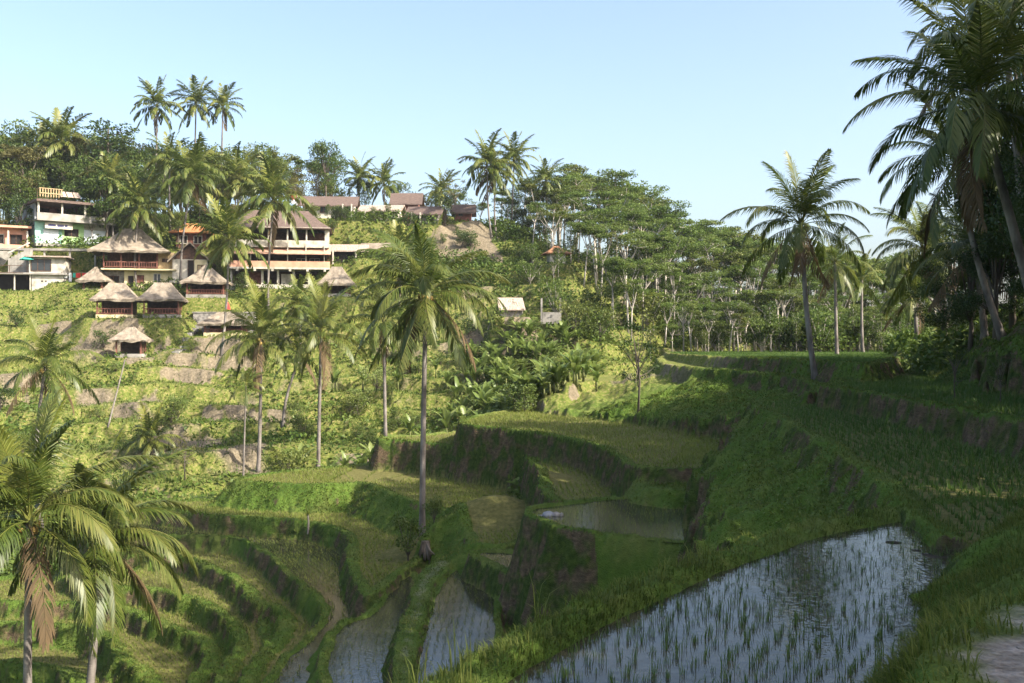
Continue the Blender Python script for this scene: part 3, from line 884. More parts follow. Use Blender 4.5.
def frond_mesh(name, L, a0, bend, nl, seed, ll=.85, ragged=.1, hang=.5, w=.05):
    """one feather leaf: arching rachis along +X with two ranks of drooping leaflets"""
    r = np.random.default_rng(seed)
    ns = 15; s = np.linspace(0, 1, ns)
    ang = R(a0) - R(bend) * s ** 1.35
    st = L / (ns - 1)
    px = np.concatenate([[0], np.cumsum(np.cos((ang[1:] + ang[:-1]) / 2) * st)]); pz = np.concatenate([[0], np.cumsum(np.sin((ang[1:] + ang[:-1]) / 2) * st)])
    sway = r.normal(0, .12) * s ** 2 * L
    V, F, C = [], [], []
    rad = .034 * (1 - .85 * s) * (L / 4)
    # rachis: a three-sided tapering strip
    for i in range(ns):
        nx, nz = -math.sin(ang[i]), math.cos(ang[i]); wd = rad[i] * (2.6 if i == 0 else 1)
        V += [(px[i], sway[i] + wd, pz[i]), (px[i] - nx * -rad[i], sway[i], pz[i] + nz * rad[i]), (px[i], sway[i] - wd, pz[i])]; C += [.95] * 3
    for i in range(ns - 1):
        b = i * 3
        for k in range(3):
            F.append((b + k, b + (k + 1) % 3, b + 3 + (k + 1) % 3)); F.append((b + k, b + 3 + (k + 1) % 3, b + 3 + k))
    for side in (-1, 1):
        for i in range(nl):
            t = .13 + .87 * (i + r.uniform(-.3, .3)) / nl
            t = min(max(t, .1), 1)
            if r.random() < ragged: continue
            x = np.interp(t, s, px); z = np.interp(t, s, pz); y = np.interp(t, s, sway); a = np.interp(t, s, ang)
            T = np.array([math.cos(a), 0, math.sin(a)]); U = np.array([-math.sin(a), 0, math.cos(a)]); S = np.array([0, side, 0])
            f = R(62) * (1 - t) + R(22) * t + r.normal(0, .07)
            ln = ll * L / 4 * (math.sin(math.pi * min(.12 + .86 * t, 1)) ** .55) * r.uniform(.85, 1.1)
            d = T * math.cos(f) + (S * .92 + U * .38 * (1 - hang)) * math.sin(f)
            d = d / np.linalg.norm(d)
            dr = np.array([0, 0, -1.0])
            h = hang * r.uniform(.6, 1.25)
            d1 = d + dr * h * .35; d1 /= np.linalg.norm(d1)
            d2 = d + dr * h * 1.6; d2 /= np.linalg.norm(d2)
            p0 = np.array([x, y, z]); p1 = p0 + d1 * ln * .5; p2 = p1 + d2 * ln * .5
            wv = np.cross(d1, S * .3 + U); wv = wv / (np.linalg.norm(wv) + 1e-6) * w * L / 4 * .5
            b = len(V)
            V += [tuple(p0 - wv * .5), tuple(p0 + wv * .5), tuple(p1 - wv), tuple(p1 + wv), tuple(p2)]
            c = r.random() * .7 + .15 * t; C += [c, c, c, c, min(1, c + .15)]
            F += [(b, b + 1, b + 3), (b, b + 3, b + 2), (b + 2, b + 3, b + 4)]
    me = mesh_uniform(name, np.array(V), np.array(F)); fattr(me, 'rnd', C)
    return me


# (start angle, bend) from the young spear to the old hanging leaves
FSPEC = [(84, 22), (72, 45), (60, 65), (46, 80), (30, 88), (12, 85), (-10, 62), (-42, 38)]
FN = {}
for lod, nl, w in (('near', 64, .052), ('far', 26, .13)):
    for k, (a, b) in enumerate(FSPEC):
        for v in range(2 if lod == 'far' else 3):
            fm = frond_mesh('frond', 4.0, a + 6 * v - 3, b * (1 + .12 * v), nl, 100 + k * 7 + v, ll=1.0, hang=.35 + .1 * k + .12 * v, ragged=.03 + .025 * k, w=w)
            fm.materials.append(FRONDY if k == 0 else FROND); FN[(lod, k, v)] = fm
            if k >= 6:
                dm = fm.copy(); dm.materials.clear(); dm.materials.append(FRONDD); FN[(lod, k, v, 'dry')] = dm


def trunk_mesh(name, base, top, r0, r1, n=9, seg=12, bow=.3, swell=1.6, rr=None):
    rr = rr or random
    b = Vector(base); t = Vector(top)
    side = Vector((rr.uniform(-1, 1), rr.uniform(-1, 1), 0)) * bow
    pts, rad = [], []
    for i in range(seg + 1):
        s = i / seg
        p = b.lerp(t, s) + side * math.sin(math.pi * s) * (1 - s * .4)
        pts.append(p); rad.append((r0 * (1 - s) + r1 * s) * (1 + (swell - 1) * max(0, 1 - s * 9) ** 2) * (1 + .04 * (i % 2)))
    m = MB().tube(pts, rad, n)
    return m.mesh(name, True)


def palm(base, top, L, nf, lod, label, seed, group=None, spears=1, r0=.15, nuts=0, dry=1, spear=True, azb=None, bow=.3, droop=0, name='coconut_palm'):
    rr = random.Random(seed)
    base = np.array(base, float); top = np.array(top, float)
    o = thing(name, label, 'palm tree', base, 0, group)
    c = top - base
    link('trunk', trunk_mesh('trunk', (0, 0, -.25), c, r0, r0 * .62, 9 if lod == 'near' else 6, 14 if lod == 'near' else 8, bow, rr=rr), PALMBARK, o)
    ks = []
    for i in range(nf):
        u = i / (nf - 1)
        k = min(7, max(0, int(u ** .85 * 7.4 + droop)))
        if i < spears: k = 0
        ks.append(k)
    for i, k in enumerate(ks):
        az = i * 2.39996 + rr.uniform(-.25, .25)
        if azb is not None and rr.random() < azb[1]:
            az = azb[0] + rr.uniform(-.7, .7)
        v = rr.randrange(2 if lod == 'far' else 3)
        m = FN[(lod, k, v)]
        if k >= 7 and i >= nf - dry: m = FN[(lod, k, v, 'dry')]
        f = link('frond', m, None, o, c + np.array([math.cos(az) * r0 * .5, math.sin(az) * r0 * .5, .12 - .03 * k]))
        s = L / 4 * rr.uniform(.85, 1.08) * (1 if k not in (0,) else .95)
        f.scale = (s, s * rr.choice((1, -1)), s); f.rotation_euler = (rr.uniform(-.25, .25), rr.uniform(-.08, .08), az)
        if m.materials[0] == FRONDD: f['label'] = 'dry brown hanging frond'
        if k == 0: f['label'] = 'young yellow green upright frond'
    for i in range(nuts):
        az = rr.uniform(0, 6.28); q = c + np.array([math.cos(az) * .27, math.sin(az) * .27, -.12 - rr.random() * .3])
        mb = bpy.data.meshes.get('coconut_nut')
        if mb is None:
            import bmesh
            bm = bmesh.new(); bmesh.ops.create_icosphere(bm, subdivisions=2, radius=.13)
            for vv in bm.verts: vv.co.z *= 1.25
            mb = bpy.data.meshes.new('coconut_nut'); bm.to_mesh(mb); bm.free(); mb.materials.append(COCO)
            mb.polygons.foreach_set('use_smooth', [True] * len(mb.polygons))
        link('coconut', mb, None, o, q)
    return o


def gp(px, py, Y):
    """point of the land under photo column px at distance Y"""
    x = (px - 512) / FPX * Y
    return np.array([x, Y, gz(x, Y)])


def palm_at(bx, Y, cx, cy, L, nf, lod, label, seed, dY=0.0, **kw):
    b = gp(bx, 0, Y); t = pt(cx, cy, Y + dY)
    return palm(b, t, L, nf, lod, label, seed, **kw)


palm_at(27, 36, 29, 521, 4.9, 32, 'near', 'coconut palm with one tall yellow spear frond at the left edge of the photo', 11, spears=4, nuts=7, r0=.17, dry=1, bow=.1)
palm_at(88, 39, 94, 536, 4.7, 30, 'near', 'coconut palm with windswept fronds over a pinkish trunk beside the yellow-speared palm', 23, nuts=3, r0=.17, dry=1, azb=(.1, .35), bow=.15, droop=.7)
palm_at(44, 64, 45, 366, 3.9, 22, 'near', 'dusty dark coconut palm standing behind the two big palms at the left edge', 31, nuts=2, dry=4, bow=.5, droop=.4)
palm_at(422, 47, 426, 294, 4.3, 36, 'near', 'tall lone coconut palm with a straight grey trunk in the middle of the terraces', 47, nuts=9, r0=.15, dry=2, bow=.1, droop=.9)
palm_at(258, 74, 261, 338, 4.6, 24, 'near', 'coconut palm with a slim pale trunk on the slope, next to a short areca palm', 53, nuts=5, r0=.15, bow=.2, droop=.2)
palm_at(318, 74, 321, 334, 4.5, 24, 'near', 'coconut palm with a straight brown trunk on the lower far slope, right of its twin', 61, nuts=4, r0=.15, bow=.1)
palm_at(283, 84, 300, 356, 3.2, 14, 'far', 'smaller palm half hidden between the pair of coconut palms on the lower far slope', 67, bow=.5)
palm_at(386, 76, 384, 322, 4.3, 20, 'near', 'coconut palm half hidden behind the fronds of the tall lone palm', 71, bow=.1, droop=.8)
palm_at(803 + 13, 53, 801, 224, 4.2, 26, 'near', 'dark coconut palm on the ridge of the upper fields, its crown against the sky', 79, nuts=5, r0=.16, bow=.25, dry=3, droop=.3)
palm_at(837, 80, 835, 262, 3.6, 20, 'near', 'yellowish coconut palm with a straight trunk beyond the upper fields', 83, bow=.1, droop=.3)
palm_at(863, 92, 862, 280, 3.2, 18, 'far', 'slim small palm in front of the forest beyond the upper fields', 89, bow=.1)
for i, (bx, Y, cx, cy, L, lab) in enumerate([
    (137, 112, 139, 209, 4.2, 'coconut palm whose pale trunk stands before the two-storey thatched house'),
    (180, 112, 192, 178, 4.6, 'coconut palm leaning over the orange tiled roof'),
    (221, 98, 229, 240, 4.2, 'coconut palm with a long bare trunk by the left end of the three-storey restaurant'),
    (268, 108, 274, 200, 5.0, 'tall coconut palm whose white trunk crosses the front of the three-storey restaurant'),
    (240, 124, 238, 178, 4.0, 'coconut palm behind the three-storey restaurant roof'),
    (66, 134, 62, 142, 4.6, 'broad coconut palm rising over the trees behind the green-walled house'),
    (48, 136, 46, 150, 4.4, 'coconut palm just left of the broad palm over the green-walled house'),
    (155, 134, 157, 106, 3.8, 'tall ridge palm with a pale trunk, leftmost of the three on the skyline'),
    (195, 136, 196, 104, 3.6, 'tall ridge palm in the middle of the three on the skyline'),
    (221, 137, 223, 106, 3.3, 'tall ridge palm with the smallest crown, rightmost of the three on the skyline'),
    (359, 142, 360, 178, 3.2, 'small skyline palm behind the row of upper houses'),
    (384, 143, 384, 184, 3.6, 'bushy skyline palm right of the small one behind the upper houses'),
    (441, 140, 441, 192, 3.4, 'short skyline palm beside the dark tree above the bare brown slope'),
    (492, 122, 487, 165, 3.9, 'tall skyline palm with a white leaning trunk above the bare brown slope'),
    (511, 128, 514, 160, 3.6, 'tall skyline palm just right of the one with the white leaning trunk'),
    (497, 123, 496, 174, 3.3, 'lower palm hanging between the two tall skyline palms above the bare brown slope'),
    (545, 126, 546, 180, 2.8, 'palm crown poking out of the forest at its left end'),
    (112, 122, 110, 180, 3.4, 'palm among dense trees left of the ridge palms'),
    (172, 121, 170, 160, 3.6, 'drooping palm in the dense trees below the ridge palms'),
    (352, 112, 352, 300, 3.2, 'low palm on the slope right of the three-storey restaurant'),
    (300, 100, 298, 305, 3.0, 'low palm in front of the foot of the three-storey restaurant'),
    (400, 104, 402, 258, 3.6, 'dark palm behind the crown of the tall lone palm, on the slope'),
    (505, 98, 508, 338, 2.6, 'low palm with grey hanging fronds among the banana plants'),
    (150, 75, 152, 440, 2.6, 'low dark palm on the lower far slope behind the left palms'),
]):
    palm_at(bx, Y, cx, cy, L * 1.12, 28, 'far', lab, 200 + i, group='coconut palms of the far slope and ridge', r0=.14, bow=.35, dry=i % 2, droop=.2)

# areca palm on the lower slope
palm_at(243, 71, 246, 386, 1.9, 11, 'near', 'short areca palm with a thin white trunk on the lower far slope', 301, r0=.075, bow=.05, dry=0, name='areca_palm')
# dark palms on the right hill
DK = [(1054, 30, 980, 106, 4.4, 28, 'near', 'large dark coconut palm with a leaning grey trunk at the right edge', 401),
      (1004, 46, 957, 165, 4.6, 22, 'near', 'dark coconut palm with hanging fronds behind the leaning trunk', 405),
      (1030, 42, 1004, 30, 4.8, 26, 'near', 'dark palm crown at the top right corner', 409),
      (948, 62, 925, 250, 4.2, 24, 'near', 'low dark palm at the foot of the right hill', 413),
      (985, 52, 975, 250, 3.8, 20, 'near', 'dark palm with dead hanging leaves above the right bank', 419),
      (917, 72, 914, 296, 3.4, 18, 'near', 'small dark palm with arching fronds where the right bank ends', 421)]
for (bx, Y, cx, cy, L, nf, lod, lab, sd_) in DK:
    palm_at(bx, Y, cx, cy, L, nf + 6, lod, lab, sd_, r0=.17, bow=.2, dry=2, droop=.25, nuts=3, group='dark palms on the right hill')
# palms and trees further along the hill, to the right of the picture: they throw the shade over the terraces


# ---------------------------------------------------------------- broadleaf trees
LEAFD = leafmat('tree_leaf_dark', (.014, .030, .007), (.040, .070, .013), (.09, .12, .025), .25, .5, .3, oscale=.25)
LEAFM = leafmat('tree_leaf_green', (.028, .054, .009), (.070, .110, .018), (.145, .165, .036), .32, .5, .3, oscale=.25)
LEAFL = leafmat('tree_leaf_light', (.035, .060, .010), (.080, .115, .020), (.17, .18, .042), .3, .5, .25, oscale=.25)
LEAFA = leafmat('feathery_leaf', (.04, .072, .014), (.098, .15, .03), (.19, .225, .06), .4, .55, .2, oscale=.2)
LEAFO = leafmat('tree_leaf_olive', (.05, .050, .014), (.11, .105, .032), (.20, .18, .070), .28, .6, .2, oscale=.25)
BANANA = leafmat('banana_leaf', (.065, .11, .02), (.15, .205, .045), (.27, .30, .10), .42, .4, .4, oscale=.4)


def tree_mesh(kind, seed):
    """unit-height tree: returns (trunk mesh, crown mesh)"""
    r = np.random.default_rng(seed); rr = random.Random(seed)
    tb = MB(); C = []; cs = []; szs = []

    def clump(c, rad, n, flat, size, hollow=.55):
        u = r.normal(0, 1, (n, 3)); u /= np.linalg.norm(u, axis=1)[:, None]
        rad_ = (hollow + (1 - hollow) * r.random(n) ** .6)[:, None]
        P = c + u * rad_ * rad * np.array([1, 1, flat]) * (1 + .28 * np.sin(u[:, :1] * 5 + seed) * np.cos(u[:, 1:2] * 4))
        C.append(P); cs.append(np.clip(r.uniform(.0, .75) + r.random(n) * .35, 0, 1)); szs.append(size * r.uniform(.6, 1.3, n))

    if kind == 'broad':
        th = rr.uniform(.25, .38); tb.tube([(0, 0, -.03), (.01, 0, th * .5), (0, .01, th), (0, 0, .75)], [.026, .02, .016, .006], 6)
        for i in range(15):
            a = i * 2.4 + rr.uniform(-.4, .4); h = rr.uniform(.36, .92); w = .30 * math.sin(math.pi * min(max((h - .2) / .85, 0), 1)) ** .7 * rr.uniform(.6, 1.1)
            c = np.array([math.cos(a) * w, math.sin(a) * w, h]); tb.tube([(0, 0, th * rr.uniform(.8, 1.3)), tuple(c * [.6, .6, .95]), tuple(c)], [.010, .006, .002], 4, False)
            clump(c, rr.uniform(.11, .18), 300, rr.uniform(.6, .85), .033)
    elif kind == 'fine':
        th = .3; tb.tube([(0, 0, -.03), (.01, 0, .2), (0, .01, .4), (0, 0, .8)], [.02, .016, .012, .005], 7)
        for i in range(20):
            a = i * 2.4 + rr.uniform(-.4, .4); h = rr.uniform(.3, .95); w = .26 * math.sin(math.pi * min(max((h - .15) / .9, 0), 1)) ** .7 * rr.uniform(.5, 1.15)
            c = np.array([math.cos(a) * w, math.sin(a) * w, h]); tb.tube([(0, 0, th * rr.uniform(.8, 1.6)), tuple(c * [.6, .6, .95]), tuple(c)], [.008, .005, .0015], 4, False)
            clump(c, rr.uniform(.08, .14), 900, rr.uniform(.6, .85), .0135, .3)
    elif kind == 'bush':
        tb.tube([(0, 0, -.05), (0, 0, .5)], [.03, .012], 5)
        for i in range(12):
            a = i * 2.4; h = rr.uniform(.2, .85); w = rr.uniform(.1, .42)
            c = np.array([math.cos(a) * w, math.sin(a) * w, h]); tb.tube([(0, 0, .1), tuple(c)], [.012, .004], 4, False)
            clump(c, rr.uniform(.16, .26), 110, .75, .062)
    elif kind == 'albizia':
        lean = np.array([rr.uniform(-.08, .08), rr.uniform(-.08, .08), 0]); fk = rr.uniform(.42, .6)
        top = lean + [0, 0, fk]
        tb.tube([(0, 0, -.03), tuple(lean * .5 + [0, 0, fk * .5]), tuple(top)], [.016, .012, .010], 6)
        for i in range(rr.randint(3, 5)):
            a = i * 2.1 + rr.uniform(-.4, .4); e = top + np.array([math.cos(a) * rr.uniform(.10, .26), math.sin(a) * rr.uniform(.10, .26), (1 - fk) * rr.uniform(.55, .92)])
            mid = top * .5 + e * .5 + [0, 0, -.03]; tb.tube([tuple(top), tuple(mid), tuple(e)], [.009, .006, .003], 5, False)
            for j in range(rr.randint(3, 5)):
                b = rr.uniform(0, 6.28); q = rr.uniform(.02, .17); c = e + np.array([math.cos(b) * q, math.sin(b) * q, rr.uniform(-.11, .05)])
                tb.tube([tuple(mid * .4 + e * .6), tuple(c)], [.004, .0015], 4, False)
                clump(c, rr.uniform(.07, .125), 200, rr.uniform(.28, .45), .024, .25)
        for j in range(rr.randint(0, 5)):   # low side boughs
            a = rr.uniform(0, 6.28); h = rr.uniform(.3, .72); c = lean * min(1, h / fk) + np.array([math.cos(a) * .14, math.sin(a) * .14, h + .05])
            tb.tube([tuple(lean * min(1, h / fk) + [0, 0, min(h, fk)]), tuple(c)], [.004, .0015], 4, False); clump(c, .07, 100, .35, .024, .3)
    elif kind == 'slim':
        tb.tube([(0, 0, -.03), (.015, 0, .4), (0, .01, .9)], [.016, .012, .004], 6)
        for i in range(13):
            a = i * 2.4; h = .38 + .6 * i / 13; w = rr.uniform(.05, .14)
            c = np.array([math.cos(a) * w, math.sin(a) * w, h]); tb.tube([(0, 0, h - .08), tuple(c)], [.005, .002], 4, False)
            clump(c, rr.uniform(.07, .12), 170, .7, .03)
    elif kind == 'sparse':
        tb.tube([(0, 0, -.03), (.02, .01, .35), (.0, .0, .7)], [.018, .013, .006], 6)
        for i in range(16):
            a = i * 2.4; h = rr.uniform(.4, 1.0); w = rr.uniform(.1, .33)
            c = np.array([math.cos(a) * w, math.sin(a) * w, h]); tb.tube([(0, 0, rr.uniform(.25, .6)), tuple(c * [.5, .5, .85]), tuple(c)], [.008, .005, .0015], 4, False)
            clump(c, rr.uniform(.05, .1), 55, .8, .030, .2)
    tm = tb.mesh('trunk', True)
    P = np.concatenate(C); V, F, rnd = leaves(P, np.concatenate(szs), np.concatenate(cs), .55 if kind == 'albizia' else .3, .55)
    cm = mesh_uniform('crown', V, F); fattr(cm, 'rnd', rnd)
    return tm, cm


PROTO = {}
for kind, nv in (('broad', 5), ('fine', 4), ('bush', 4), ('albizia', 8), ('slim', 3), ('sparse', 3)):
    PROTO[kind] = [tree_mesh(kind, 900 + 31 * v + len(kind)) for v in range(nv)]
_matcopy = {}


def withmat(me, mat):
    k = (me.name, mat.name)
    if k not in _matcopy:
        c = me.copy(); c.materials.clear(); c.materials.append(mat); _matcopy[k] = c
    return _matcopy[k]


def tree(kind, x, y, h, wid, leaf, wood, label, group=None, name='broadleaf_tree', cat='tree', z=None, rr=random):
    tm, cm = rr.choice(PROTO[kind])
    o = thing(name, label, cat, (x, y, (gz(x, y) if z is None else z) - .05), rr.uniform(0, 6.28), group)
    a = link('trunk', withmat(tm, wood), None, o); b = link('crown', withmat(cm, leaf), None, o)
    for q in (a, b): q.scale = (h * wid, h * wid, h)
    return o


def tree_to(kind, px, py, Y, wid, leaf, wood, label, **kw):
    """tree standing Y metres off whose top reaches photo height py"""
    x = (px - 512) / FPX * Y; g = gz(x, Y); h = (HOR - py) / FPX * Y - g
    return tree(kind, x, Y, max(h, 1.2), wid, leaf, wood, label, **kw)


# skyline of the albizia wood on the right half
SKY = [(470, 200), (500, 186), (520, 176), (560, 165), (600, 166), (625, 174), (650, 190), (680, 208), (720, 222), (760, 232), (800, 238), (850, 246), (900, 252), (960, 262)]


def sky_y(px):
    return np.interp(px, [a for a, b in SKY], [b for a, b in SKY])


ra = random.Random(5)
GW = 'tall slender trees of the wood beyond the upper fields'
cnt = 0
for row, (Y, dpx, drop, lo, hi) in enumerate([(136, 20, 2, 500, 930), (129, 20, 7, 505, 930), (122, 20, 18, 530, 928), (116, 21, 34, 550, 922), (110, 22, 52, 580, 912), (105, 23, 72, 605, 908), (101, 24, 88, 640, 908)]):
    px = lo
    while px < hi:
        q = px + ra.uniform(-9, 9)
        top = sky_y(q) + drop + abs(ra.gauss(0, 8)) - (4 if ra.random() < .2 else 0)
        top = min(top, 322)
        big = q < 700
        lab = 'tall slender pale-trunked tree with a flat feathery crown beyond the upper fields'
        tree_to('albizia', q, top, Y + ra.uniform(-3.5, 3.5), ra.uniform(.85, 1.2), LEAFA if ra.random() < .8 else LEAFL, PALEBARK, lab, group=GW, name='albizia_tree', rr=ra)
        cnt += 1; px += dpx * ra.uniform(.6, 1.05)
print('albizia', cnt)
for i in range(46):
    q = ra.uniform(620, 940); Y = ra.uniform(126, 140)
    tree('bush', (q - 512) / FPX * Y, Y, ra.uniform(4.0, 7.5), ra.uniform(.9, 1.2), ra.choice([LEAFM, LEAFA, LEAFL]), PALEBARK, 'bushy tree seen between the trunks of the wood', group='bushy trees between the trunks of the wood', name='bushy_tree', rr=ra)
# darker undertrees inside and before the wood
GU = 'low bushy trees at the foot of the wood'
for i in range(42):
    q = ra.uniform(520, 905); Y = ra.uniform(99, 118)
    x = (q - 512) / FPX * Y
    tree(ra.choice(['bush', 'slim', 'sparse', 'bush']), x, Y, ra.uniform(2.5, 5.5), ra.uniform(.7, 1.1), ra.choice([LEAFM, LEAFA, LEAFL, LEAFA]), PALEBARK, 'low bushy tree at the foot of the wood beyond the upper fields', group=GU, name='bushy_tree', rr=ra)
for i in range(46):
    q = ra.uniform(640, 905); Y = ra.uniform(96, 101)
    tree(ra.choice(['bush', 'slim', 'albizia', 'bush']), (q - 512) / FPX * Y, Y, ra.uniform(2.2, 5.2), ra.uniform(.8, 1.2), ra.choice([LEAFM, LEAFA, LEAFL, LEAFA]), PALEBARK, 'light green bushy tree at the front edge of the wood', group='bushy trees at the front edge of the wood', name='bushy_tree', rr=ra)
# dark trees left of the wood, behind the little orange roofed shrine
GD = 'dark dense trees at the left end of the wood'
for (q, top, Y) in [(470, 205, 132), (515, 190, 133), (528, 205, 127), (545, 215, 124), (505, 232, 121), (520, 252, 116), (540, 268, 112), (575, 250, 123), (600, 262, 122), (590, 280, 112), (615, 270, 116), (560, 282, 108), (530, 285, 106), (640, 275, 117), (585, 300, 103)]:
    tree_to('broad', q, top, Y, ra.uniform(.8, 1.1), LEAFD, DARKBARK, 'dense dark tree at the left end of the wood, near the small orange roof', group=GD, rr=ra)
# left ridge: dense mixed wood above the houses
SKL = [(-30, 118), (0, 116), (20, 122), (45, 128), (80, 124), (110, 120), (135, 130), (160, 140), (200, 136), (230, 140), (262, 134), (285, 150), (305, 158), (325, 146), (345, 168), (375, 182), (400, 178), (425, 186), (455, 180), (475, 190)]
GL = 'dense trees of the ridge behind the houses'
cnt = 0
for (Y, dpx, drop, lo, hi) in [(143, 20, 1, -40, 475), (137, 20, 8, -40, 335), (132, 22, 18, -40, 312), (128, 23, 32, -40, 300), (124, 25, 48, -35, 285), (120, 28, 66, -30, 235)]:
    px = lo
    while px < hi:
        q = px + ra.uniform(-9, 9)
        top = np.interp(q, [a for a, b in SKL], [b for a, b in SKL]) + drop + abs(ra.gauss(0, 9))
        kd = ra.choice(['broad', 'broad', 'broad', 'slim', 'albizia'])
        lf = ra.choice([LEAFD, LEAFM, LEAFM, LEAFL, LEAFL, LEAFM, LEAFO])
        lab = {id(LEAFD): 'dense dark green tree', id(LEAFM): 'leafy mid green tree', id(LEAFL): 'light green leafy tree', id(LEAFO): 'olive brown leafy tree'}[id(lf)] + {'broad': ' with a rounded crown', 'slim': ' with a narrow crown', 'albizia': ' with flat layered boughs'}[kd] + ' on the ridge behind the houses'
        tree_to(kd, q, top, Y + ra.uniform(-3, 3), ra.uniform(.8, 1.15), lf, DARKBARK, lab, group=GL + (' ' + lab), rr=ra)
        cnt += 1; px += dpx * ra.uniform(.75, 1.25)
print('ridge', cnt)
tree_to('broad', 326, 141, 134, .75, LEAFM, DARKBARK, 'rounded tall tree standing proud of the skyline behind the upper houses', rr=ra)
tree_to('slim', 107, 118, 132, 1.3, LEAFD, DARKBARK, 'tree with layered boughs standing proud of the skyline left of the ridge palms', rr=ra)
tree_to('sparse', 455, 182, 128, 1.0, LEAFO, DARKBARK, 'greyish tree with a thin crown beside the skyline palms above the bare brown slope', rr=ra)
tree_to('bush', 445, 190, 124, .7, LEAFD, DARKBARK, 'dark bushy tree just left of the bare brown slope', rr=ra)
# small tree on the shelf
tree_to('sparse', 638, 322, 62, .8, LEAFD, DARKBARK, 'small dark tree standing alone on the grassy shelf left of the upper fields', rr=ra)

# shrubs on the slope
GS = 'shrubs scattered over the far slope'
for i in range(75):
    q = ra.uniform(0, 560); Y = ra.uniform(70, 116)
    if q < 330 and 86 < Y < 108 and ra.random() < .8: continue
    x = (q - 512) / FPX * Y
    lf = ra.choice([LEAFM, LEAFL, LEAFD, BANANA])
    tree('bush', x, Y, ra.uniform(1.0, 2.6), ra.uniform(.8, 1.3), lf, DARKBARK, {id(LEAFM): 'mid green', id(LEAFL): 'light green', id(LEAFD): 'dark green', id(BANANA): 'yellow green'}[id(lf)] + ' leafy shrub on the far slope', group=GS + str(id(lf) % 97), name='shrub', cat='shrub', rr=ra)
for (q, py, Y, h, lf, lab) in [(185, 425, 72, 3.4, LEAFO, 'grey thin shrub at the foot of the far slope behind the windswept palm'), (290, 455, 70, 3.2, LEAFL, 'thin pale shrub with bare stems beside the short areca palm'),
                               (118, 470, 68, 2.6, LEAFD, 'dark shrub in the ravine behind the windswept palm'), (200, 478, 66, 1.8, LEAFD, 'dark shrub in the ravine above the fan of terraces'), (240, 470, 66, 1.8, LEAFM, 'dark shrub in the ravine near the areca palm'),
                               (600, 330, 98, 4, LEAFL, 'pale bush at the foot of the slope beside the wood'), (575, 318, 98, 4, LEAFL, 'light green bush below the white posts')]:
    x = (q - 512) / FPX * Y
    tree('bush' if lf is not LEAFO else 'sparse', x, Y, h, .9, lf, DARKBARK, lab, name='shrub', cat='shrub', rr=ra)


for i in range(34):
    q = ra.uniform(296, 480); Y = ra.uniform(117.5, 121.5)
    x = (q - 512) / FPX * Y; lf = ra.choice([LEAFM, LEAFL, LEAFD])
    tree(ra.choice(['bush', 'slim', 'bush']), x, Y, ra.uniform(1.0, 2.4), ra.uniform(.7, 1.1), lf, DARKBARK, {id(LEAFM): 'mid green', id(LEAFL): 'light green', id(LEAFD): 'dark green'}[id(lf)] + ' bush below the row of upper houses', group='bushes below the upper houses ' + str(id(lf) % 97), name='bush', cat='bush', rr=ra)


# ---------------------------------------------------------------- banana plants
def banana_mesh(seed):
    r = np.random.default_rng(seed)
    V, F, C = [], [], []
    n = int(r.integers(8, 12))
    for i in range(n):
        az = i * 2.4 + r.uniform(-.3, .3); a0 = R(r.uniform(58, 88)); bend = R(r.uniform(25, 90)); L = r.uniform(.7, 1.0); wd = .10 * r.uniform(.8, 1.2)
        p = np.array([0, 0, .42 + .02 * i]); ns = 7; ca, sa = math.cos(az), math.sin(az); c = r.random() * .8
        for j in range(ns + 1):
            s = j / ns; a = a0 - bend * s ** 1.4
            if j: p = p + np.array([ca * math.cos(a), sa * math.cos(a), math.sin(a)]) * L / ns
            w = wd * (math.sin(math.pi * min(1, .04 + .96 * s)) ** .5) * (0.25 if s < .12 else 1) * (1 if s < .99 else .1)
            nrm = np.array([-ca * math.sin(a), -sa * math.sin(a), math.cos(a)]); S = np.array([-sa, ca, 0])
            V += [tuple(p + S * w + nrm * w * .3), tuple(p), tuple(p - S * w + nrm * w * .3)]; C += [c, min(1, c + .2), c]
        b = len(V) - 3 * (ns + 1)
        for j in range(ns):
            for k in range(2):
                q = b + j * 3 + k; F += [(q, q + 1, q + 4), (q, q + 4, q + 3)]
    lm = mesh_uniform('leaves', np.array(V), np.array(F)); fattr(lm, 'rnd', C); lm.materials.append(BANANA)
    sm = MB().tube([(0, 0, -.05), (0, 0, .25), (0, 0, .52)], [.06, .05, .025], 7).mesh('stem', True); sm.materials.append(STEM)
    return sm, lm


STEM = surf('banana_stem', [(.3, (.07, .08, .025)), (.55, (.13, .14, .045)), (.8, (.14, .085, .05))], 5, .6, .2)
BP = [banana_mesh(50 + k) for k in range(5)]
GB = 'banana plants thronging the slope behind the wet fields'


def banana(x, y, h, label, group):
    sm, lm = ra.choice(BP)
    o = thing('banana_plant', label, 'banana plant', (x, y, gz(x, y)), ra.uniform(0, 6.28), group)
    for q in (link('stem', sm, None, o), link('leaves', lm, None, o)): q.scale = (h, h, h)


for i in range(190):
    q = ra.gauss(520, 38); Y = ra.uniform(72, 97)
    if q < 440 or q > 600: q = ra.uniform(455, 590)
    x = (q - 512) / FPX * Y
    banana(x, Y, ra.uniform(1.2, 2.3), 'banana plant with upright pale green leaves in the thicket behind the wet fields', GB)
for i, (q, Y) in enumerate([(345, 67), (352, 69), (362, 70), (338, 68), (372, 71), (330, 70), (395, 72), (402, 70), (300, 72), (425, 74), (410, 78)]):
    banana((q - 512) / FPX * Y, Y, ra.uniform(1.4, 2.2), 'banana plant in the clump behind the grassy middle terrace', 'banana plants behind the grassy middle terrace')
for i in range(14):
    q = ra.uniform(330, 470); Y = ra.uniform(90, 112)
    banana((q - 512) / FPX * Y, Y, ra.uniform(1.4, 2.2), 'banana plant on the slope right of the three-storey restaurant', 'banana plants right of the restaurant')

